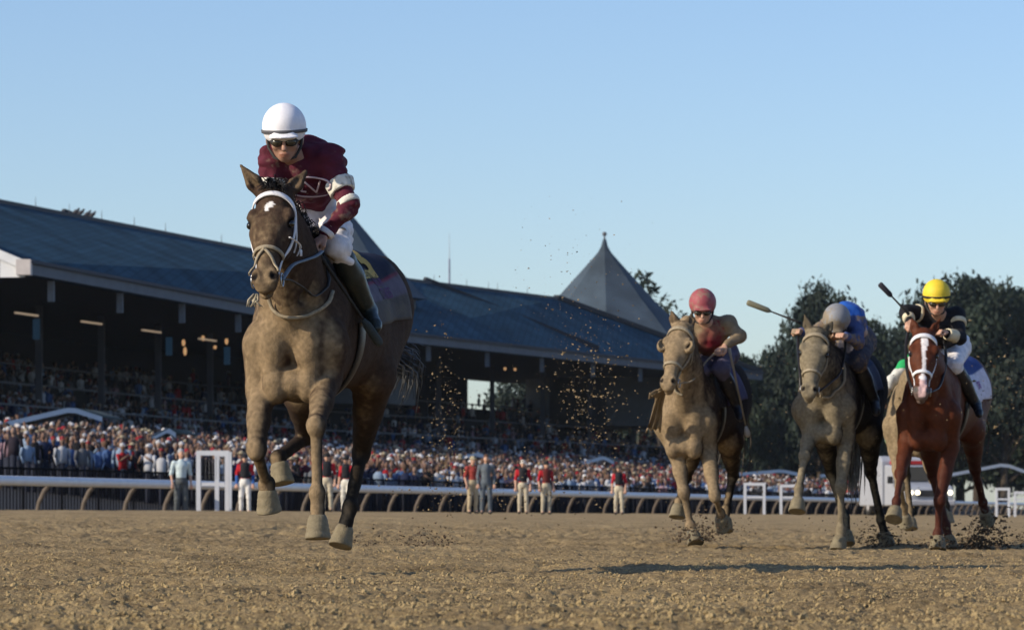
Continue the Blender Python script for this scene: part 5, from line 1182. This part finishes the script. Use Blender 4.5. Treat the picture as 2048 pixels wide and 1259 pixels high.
for p, qq, px in near:
    mb = MB(); hh = r.uniform(1.58, 1.88); po = r.choice(['down', 'down', 'front', 'up', 'down', 'down', 'down', 'down', 'front', 'down', 'down', 'both'] if px < 480 else ['down', 'down', 'down', 'front', 'down', 'up'])
    sh, ht, po, sg = spectator(mb, r, True, po, H_=hh, ang=r.uniform(-.6, 1.1))
    row = 'at fence' if qq > -3.6 else ('second row' if qq > -4.6 else ('third row' if qq > -5.6 else ('mid crowd' if qq > -9 else 'back rows')))
    zn = [(70, 'at left edge'), (150, 'under canopy left end'), (230, 'under canopy right end'), (300, 'right of canopy'), (345, 'left of grey man'), (385, 'behind grey man'), (435, 'behind tall gate'), (475, 'behind narrow gate'), (520, 'behind red vested worker'), (600, 'between horse forelegs'), (700, 'behind horse hind leg'), (900, 'right of horse tail')]
    zone = next((n_ for x_, n_ in zn if px < x_), 'far right')
    o = mb.build('person', M['crowd'], None, p, True); o.location = tuple(p)
    hw = 'tall ' if hh > 1.79 else ('short ' if hh < 1.66 else ''); po_ = 'sunglasses' if (sg and po == 'down') else pw[po]
    lab = f'{hw}spectator in {sh} top, {ht.replace("a ", "").replace("no hat", "bareheaded")}, {po_}, {row}, {zone}'
    SEEN_LAB.add(lab)
    tag(o, lab, 'person', 'spectators crowded behind the rail')
mb = MB()
for p, qq, px in rest: spectator(mb, r, False, r.choice(['down', 'down', 'down', 'front', 'down', 'down', 'down', 'up']), H_=r.uniform(1.58, 1.86), legs=False, o=p, ang=r.uniform(-.6, 1.1))
tag(mb.build('distant_crowd', M['crowd'], None, (0, 0, 0), True), 'dense crowd of standing spectators further along the rail', 'crowd', 'spectators crowded behind the rail', 'stuff')
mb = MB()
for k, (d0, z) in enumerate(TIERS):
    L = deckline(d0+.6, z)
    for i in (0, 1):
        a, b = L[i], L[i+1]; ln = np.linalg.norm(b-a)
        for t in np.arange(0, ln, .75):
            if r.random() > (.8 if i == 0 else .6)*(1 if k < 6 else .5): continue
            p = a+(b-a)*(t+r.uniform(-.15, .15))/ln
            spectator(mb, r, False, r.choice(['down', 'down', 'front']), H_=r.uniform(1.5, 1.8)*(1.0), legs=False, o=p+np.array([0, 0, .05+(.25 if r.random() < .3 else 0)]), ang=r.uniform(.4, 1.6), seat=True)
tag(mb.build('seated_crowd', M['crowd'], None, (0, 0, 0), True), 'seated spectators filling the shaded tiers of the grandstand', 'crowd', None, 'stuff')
# ================================================================ people standing on the track by the rail
def stander(px, headpy, Y, label, shirt, trousers, vest=None, hat=None, sleeves=None, ang=0.0, skin=SKIN, hair=(.3, .3, .3), jacket=None, lean=0):
    base = P(px, HOR, Y); hz = CAMZ+(HOR-headpy)*Y/FPX; base[2] = float(ground_z(base[0], base[1])); s = (hz-base[2])/1.78; e = empty('person', base, label, 'person')
    c, s_ = math.cos(ang), math.sin(ang); R = np.array([[c, -s_, 0], [s_, c, 0], [0, 0, 1]]); X = lambda x, y, z: base+R@(np.array([x, y, z])*s)
    J = dict(head=X(0, -.03, 1.66), neck=X(0, 0, 1.50), chest=X(0, 0, 1.34), waist=X(0, 0, 1.08), pelvis=X(0, 0, .96), face=tuple(R@np.array([0, -1, -.1])), down=(0, .05, -1), slim=.74*s)
    for q, g in (('l', -1), ('r', 1)):
        J['sh_'+q] = X(g*.185, 0, 1.42); J['el_'+q] = X(g*.25, .03, 1.13); J['wr_'+q] = X(g*.24, -.08, .89); J['hip_'+q] = X(g*.09, 0, .92); J['kn_'+q] = X(g*.11, -.03, .50); J['an_'+q] = X(g*.12, .02, .09); J['toe_'+q] = X(g*.13, -.13, .05)
    human(J, e, base, .017, skin, s)
    for n_, k_ in (('shirt', 1.0),):
        pr = [RC(J['neck'], J['chest'], .06*s, .135*s, .06), RC(J['chest'], J['waist'], .145*s, .135*s, .06)]
        for q in 'lr': pr += [RC(J['chest'], J['sh_'+q], .10*s, .065*s, .05), RC(J['sh_'+q], J['el_'+q], .065*s, .055*s, .02)]
        garment('shirt', pr, .018, shirt, e, base, 'vc', .005)
    if sleeves:
        for q in 'lr': garment('sleeve', [RC(J['el_'+q]+(J['sh_'+q]-J['el_'+q])*.1, J['el_'+q]+(J['wr_'+q]-J['el_'+q])*.92, .055*s, .042*s, .02)], .018, sleeves, e, base, 'vc', .003)
    if vest: garment('vest', [RC(J['chest']+R@np.array([0, -.025, .05]), J['waist']+R@np.array([0, -.02, .06]), .150*s, .145*s, .04)], .018, vest, e, base, 'vc', .003)
    pr = [RC(J['waist'], J['pelvis'], .13*s, .14*s, .04)]
    for q in 'lr': pr += [RC(J['hip_'+q], J['kn_'+q], .105*s, .075*s, .04), RC(J['kn_'+q], J['an_'+q], .074*s, .062*s, .02)]
    garment('trousers', pr, .018, trousers, e, base, 'vc', .006)
    for q in 'lr': garment('shoe', [RC(J['an_'+q]-np.array([0, 0, .03]), J['toe_'+q], .048*s, .042*s, .02)], .015, (.03, .03, .03), e, base, 'vc', 0)
    a, f, c_ = headframe(J); Rh = np.stack([a, f, c_]); h0 = J['head']
    if hat: garment('hat', [EL(h0+(-f*.01-c_*.055)*s, np.array((.098, .115, .085))*s, .01, Rh), EL(h0+(f*.10-c_*.035)*s, np.array((.07, .07, .012))*s, .01, Rh)], .012, hat, e, base, 'vc', 0)
    else: garment('hair', [EL(h0+(-f*.028-c_*.04)*s, np.array((.085, .098, .092))*s, .01, Rh)], .012, hair, e, base, 'vc', .004)
    return e, base, J
RED = (.40, .015, .025); BLK = (.018, .018, .022); KH = (.45, .40, .30)
stander(362, 897, 86, 'grey haired man in pale short sleeved shirt and grey trousers standing at the rail', (.50, .60, .62), (.085, .095, .10), ang=.35, hair=(.35, .35, .36))
stander(490, 908, 87.5, 'track worker in black vest, red and blue sleeves, white breeches beside narrow gate', RED, (.66, .65, .62), vest=BLK, hat=(.02, .02, .025), sleeves=(.03, .10, .32), ang=.0)
stander(654, 906, 88, 'track worker in red shirt, black vest and khaki trousers seen between the leading horse\'s legs', RED, KH, vest=BLK, hat=(.02, .02, .02))
stander(693, 912, 89, 'track worker in red shirt partly hidden by the leading horse\'s hind leg', RED, (.6, .58, .52), vest=BLK, hat=(.02, .02, .02), ang=-.4)
stander(945, 912, 92, 'person in tan trousers and red top standing left of the man in the grey suit', (.30, .05, .04), (.42, .34, .22), hat=(.35, .3, .2), ang=.5)
stander(972, 908, 89, 'man in grey suit with white shirt front walking by the rail', (.11, .13, .15), (.10, .12, .14), sleeves=(.11, .13, .15), hair=(.10, .05, .03), ang=.1)
stander(1046, 920, 95, 'track worker in red shirt and black vest, nearest right of the grey suited man', RED, KH, vest=BLK, hat=(.55, .5, .45))
stander(1092, 922, 95.5, 'track worker in all red top, second right of the grey suited man', RED, KH, vest=(.10, .02, .02), hat=(.02, .02, .02), ang=.3)
stander(1238, 930, 103, 'track worker in red shirt and black vest standing alone left of the second horse', RED, KH, vest=BLK, hat=(.1, .08, .06), ang=-.2)
# ================================================================ ambulance with lit headlamps, far down the track
def ambulance():
    Y = 150; s = 1; b = P(1818, HOR, Y); b[2] = float(ground_z(b[0], b[1])); e = empty('ambulance', b, 'white emergency vehicle with lit headlamps parked far down the track between horses', 'ambulance')
    ang = math.radians(12); R = np.array([[math.cos(ang), -math.sin(ang), 0], [math.sin(ang), math.cos(ang), 0], [0, 0, 1]])
    def blk(name, segs, mt=M['white_paint'], w=1.0, par=e, c=(1, 1, 1)):   # side profile extruded across
        mb = MB(); n = len(segs); v = [(-w, y, z) for y, z in segs]+[(w, y, z) for y, z in segs]
        v = (np.array(v)@R.T); mb.add(v, [tuple(range(n-1, -1, -1)), tuple(range(n, 2*n))]+[(i, (i+1) % n, (i+1) % n+n, i+n) for i in range(n)], c); o = mb.build(name, mt, par); bv = o.modifiers.new('bevel', 'BEVEL'); bv.width = .05; bv.segments = 2; return o
    blk('cab', [(-2.6, .45), (-2.65, .95), (-2.5, 1.15), (-1.6, 1.3), (-.9, 1.95), (.2, 2.0), (.2, .4)], w=.95)
    blk('body', [(.25, .4), (.25, 2.15), (.5, 2.35), (3.2, 2.35), (3.2, .4)], w=1.05)
    blk('windscreen', [(-1.58, 1.36), (-.98, 1.9), (-1.02, 1.93), (-1.65, 1.36)], M['lens'], .82)
    blk('grille', [(-2.72, .75), (-2.72, 1.0), (-2.66, 1.0), (-2.66, .75)], M['shade'], .55, c=(.03, .03, .03)); blk('bumper', [(-2.8, .4), (-2.8, .62), (-2.6, .62), (-2.6, .4)], M['shade'], .98, c=(.4, .4, .42))
    WB = mat('white vehicle paint', (.36,.38,.42), .35, .05, 3); [c_.data.materials.__setitem__(0, WB) for c_ in e.children if c_.name.split('.')[0] in ('cab', 'body')]  # white dulled to grey, painting the vehicle as if in shade
    hl = mat('lit headlamp', (.9, .85, .7), .3, .01, 3, emit=((1, .86, .6), 3.5))
    for q in (-1, 1):
        for dx in (0, .28):
            mb = MB(); mb.ball(R@np.array([q*(.80-dx), -2.70, .90]), (.09, .05, .09), nu=12, nv=8); mb.build('headlamp', hl, e, smooth=True)
    for y in (-1.7, 2.2):
        for q in (-1, 1):
            mb = MB(); mb.lathe([(.2, -.12), (.36, -.12), (.38, -.08), (.38, .08), (.36, .12), (.2, .12)], R@np.array([q*.88, y, .38]), R@np.array([1, 0, 0]), 16, (.02, .02, .02)); w = mb.build('wheel', M['shade'], e, smooth=True)
            mb = MB(); mb.lathe([(.19, -.125), (.2, .125)], R@np.array([q*.88, y, .38]), R@np.array([1, 0, 0]), 12, (.4, .4, .42)); mb.build('rim', M['shade'], w, smooth=True)
    mb = MB(); mb.box((-.7, -.15, 0), (.7, .15, .14), (.4, .02, .02), R, R@np.array([0, .1, 2.03])); mb.build('light_bar', M['shade'], e)
    for q in (-1, 1): mb = MB(); mb.box((-.1, -.05, -.14), (.1, .05, .14), (.02, .02, .02), R, R@np.array([q*1.12, -1.1, 1.4])); mb.build('wing_mirror', M['shade'], e)
ambulance()
# ================================================================ dirt thrown up by the hooves
M['air_clod'] = mat('flying dirt clod', (.22,.165,.095), .95, .3, 3, .6, 30, spec=.15)
M['shaded_clod'] = mat('shaded dirt clod', (.085,.062,.042), .95, .35, 3, .6, 30, spec=.15)  # dirt colour darkened to paint the shaded side of backlit clods
def spray(name, pieces, label):
    mb = MB()
    tet = np.array([(1, 0, -.5), (-.5, .87, -.5), (-.5, -.87, -.5), (0, 0, .9), (.2, .3, -1.0)])
    F_ = [(0, 1, 3), (1, 2, 3), (2, 0, 3), (1, 0, 4), (2, 1, 4), (0, 2, 4)]
    for p, s in pieces:
        q = r.standard_normal((3, 3)); q, _ = np.linalg.qr(q); v = (tet*(1+.3*r.standard_normal((5, 1))))@q*s*np.array([1, 1, .75]); mb.add(v+p, F_)
    return tag(mb.build(name, M['shaded_clod'] if name == 'thrown_dirt' else M['air_clod'], None), label, 'dirt', None, 'stuff')
def plume(px, py, Y, n, spx, spy, sy=.3, smin=.004, smax=.016, up=1.0):
    out = []
    for k in range(n):
        a = r.standard_normal(); h = abs(r.standard_normal())**1.2*up; p = P(px+a*spx, py-h*spy, Y+r.standard_normal()*sy)
        gz = float(ground_z(p[0], p[1])); p[2] = max(p[2], gz+.005); out.append((p, .7*(smin+(smax-smin)*r.random()**3)))
    return out
spray('thrown_dirt', plume(1395, 1080, 29.3, 420, 30, 22, .15, .006, .026)+plume(1440, 1070, 29.9, 160, 40, 20, .3), 'clods splashing up round the planted hoof of the blinkered horse')
spray('thrown_dirt', plume(1765, 1092, 31.0, 380, 28, 22, .2, .006, .03)+plume(1700, 1085, 30.5, 200, 45, 22, .4), 'clods thrown up behind the middle chasing horse')
spray('thrown_dirt', plume(1965, 1098, 30.3, 700, 32, 26, .25, .008, .036)+plume(1958, 1060, 30.3, 120, 10, 22, .2, .006, .024)+plume(2045, 1085, 30, 120, 10, 14), 'dark burst of clods behind the rightmost horse')
spray('thrown_dirt', plume(1878, 1096, 29.3, 220, 24, 12, .15, .006, .022), 'clods around the planted forehoof of the chestnut horse')
spray('thrown_dirt', plume(845, 1090, 20.3, 260, 36, 16, .25, .004, .016)+plume(735, 1090, 19.6, 60, 20, 10, .2, .004, .013), 'clods flying low behind the leading horse')
pc = []
for k in range(620): pc.append((P(1165+r.standard_normal()*34+ (r.random() < .2)*60, 790+r.standard_normal()*80, 24.5+r.standard_normal()*.8), .002+.010*r.random()**3))
for k in range(420): pc.append((P(1160+r.standard_normal()*75, 700+r.standard_normal()*130, 24.5+r.standard_normal()), .002+.005*r.random()**2))
for k in range(420): pc.append((P(890+r.standard_normal()*22, 860+r.standard_normal()*110, 22.5+r.standard_normal()*.6), .002+.008*r.random()**3))
for k in range(520): pc.append((P(1000+r.standard_normal()*150, 985+r.standard_normal()*50, 23+r.standard_normal()), .002+.008*r.random()**3))
for p, s in pc: p[2] = max(p[2], .02)
spray('airborne_dirt', pc, 'columns of small clods hanging in the air behind the leading horse')
pc = []
for k in range(700): pc.append((P(r.uniform(1280, 2048), r.uniform(700, 1080), 31+r.standard_normal()*2), .003+.006*r.random()**3))
for k in range(200): pc.append((P(1990+r.standard_normal()*40, 800+r.standard_normal()*70, 31+r.standard_normal()), .004+.016*r.random()**3))
for p, s in pc: p[2] = max(p[2], .02)
spray('airborne_dirt', pc, 'fine specks of dirt hanging round the three chasing horses')

# ================================================================ thin air haze round the whole scene
mh = bpy.data.materials.new('air'); mh.use_nodes = True; nt = mh.node_tree; nt.nodes.remove(nt.nodes['Principled BSDF'])
pv = nt.nodes.new('ShaderNodeVolumePrincipled'); pv.inputs['Color'].default_value = (.80, .90, 1, 1); pv.inputs['Density'].default_value = .00008; pv.inputs['Anisotropy'].default_value = .2
nt.links.new(pv.outputs[0], nt.nodes['Material Output'].inputs['Volume'])
mb = MB(); mb.box((-260, -70, -1.5), (260, 520, 24)); hz = mb.build('haze', mh, None, cols=False); hz['kind'] = 'stuff'
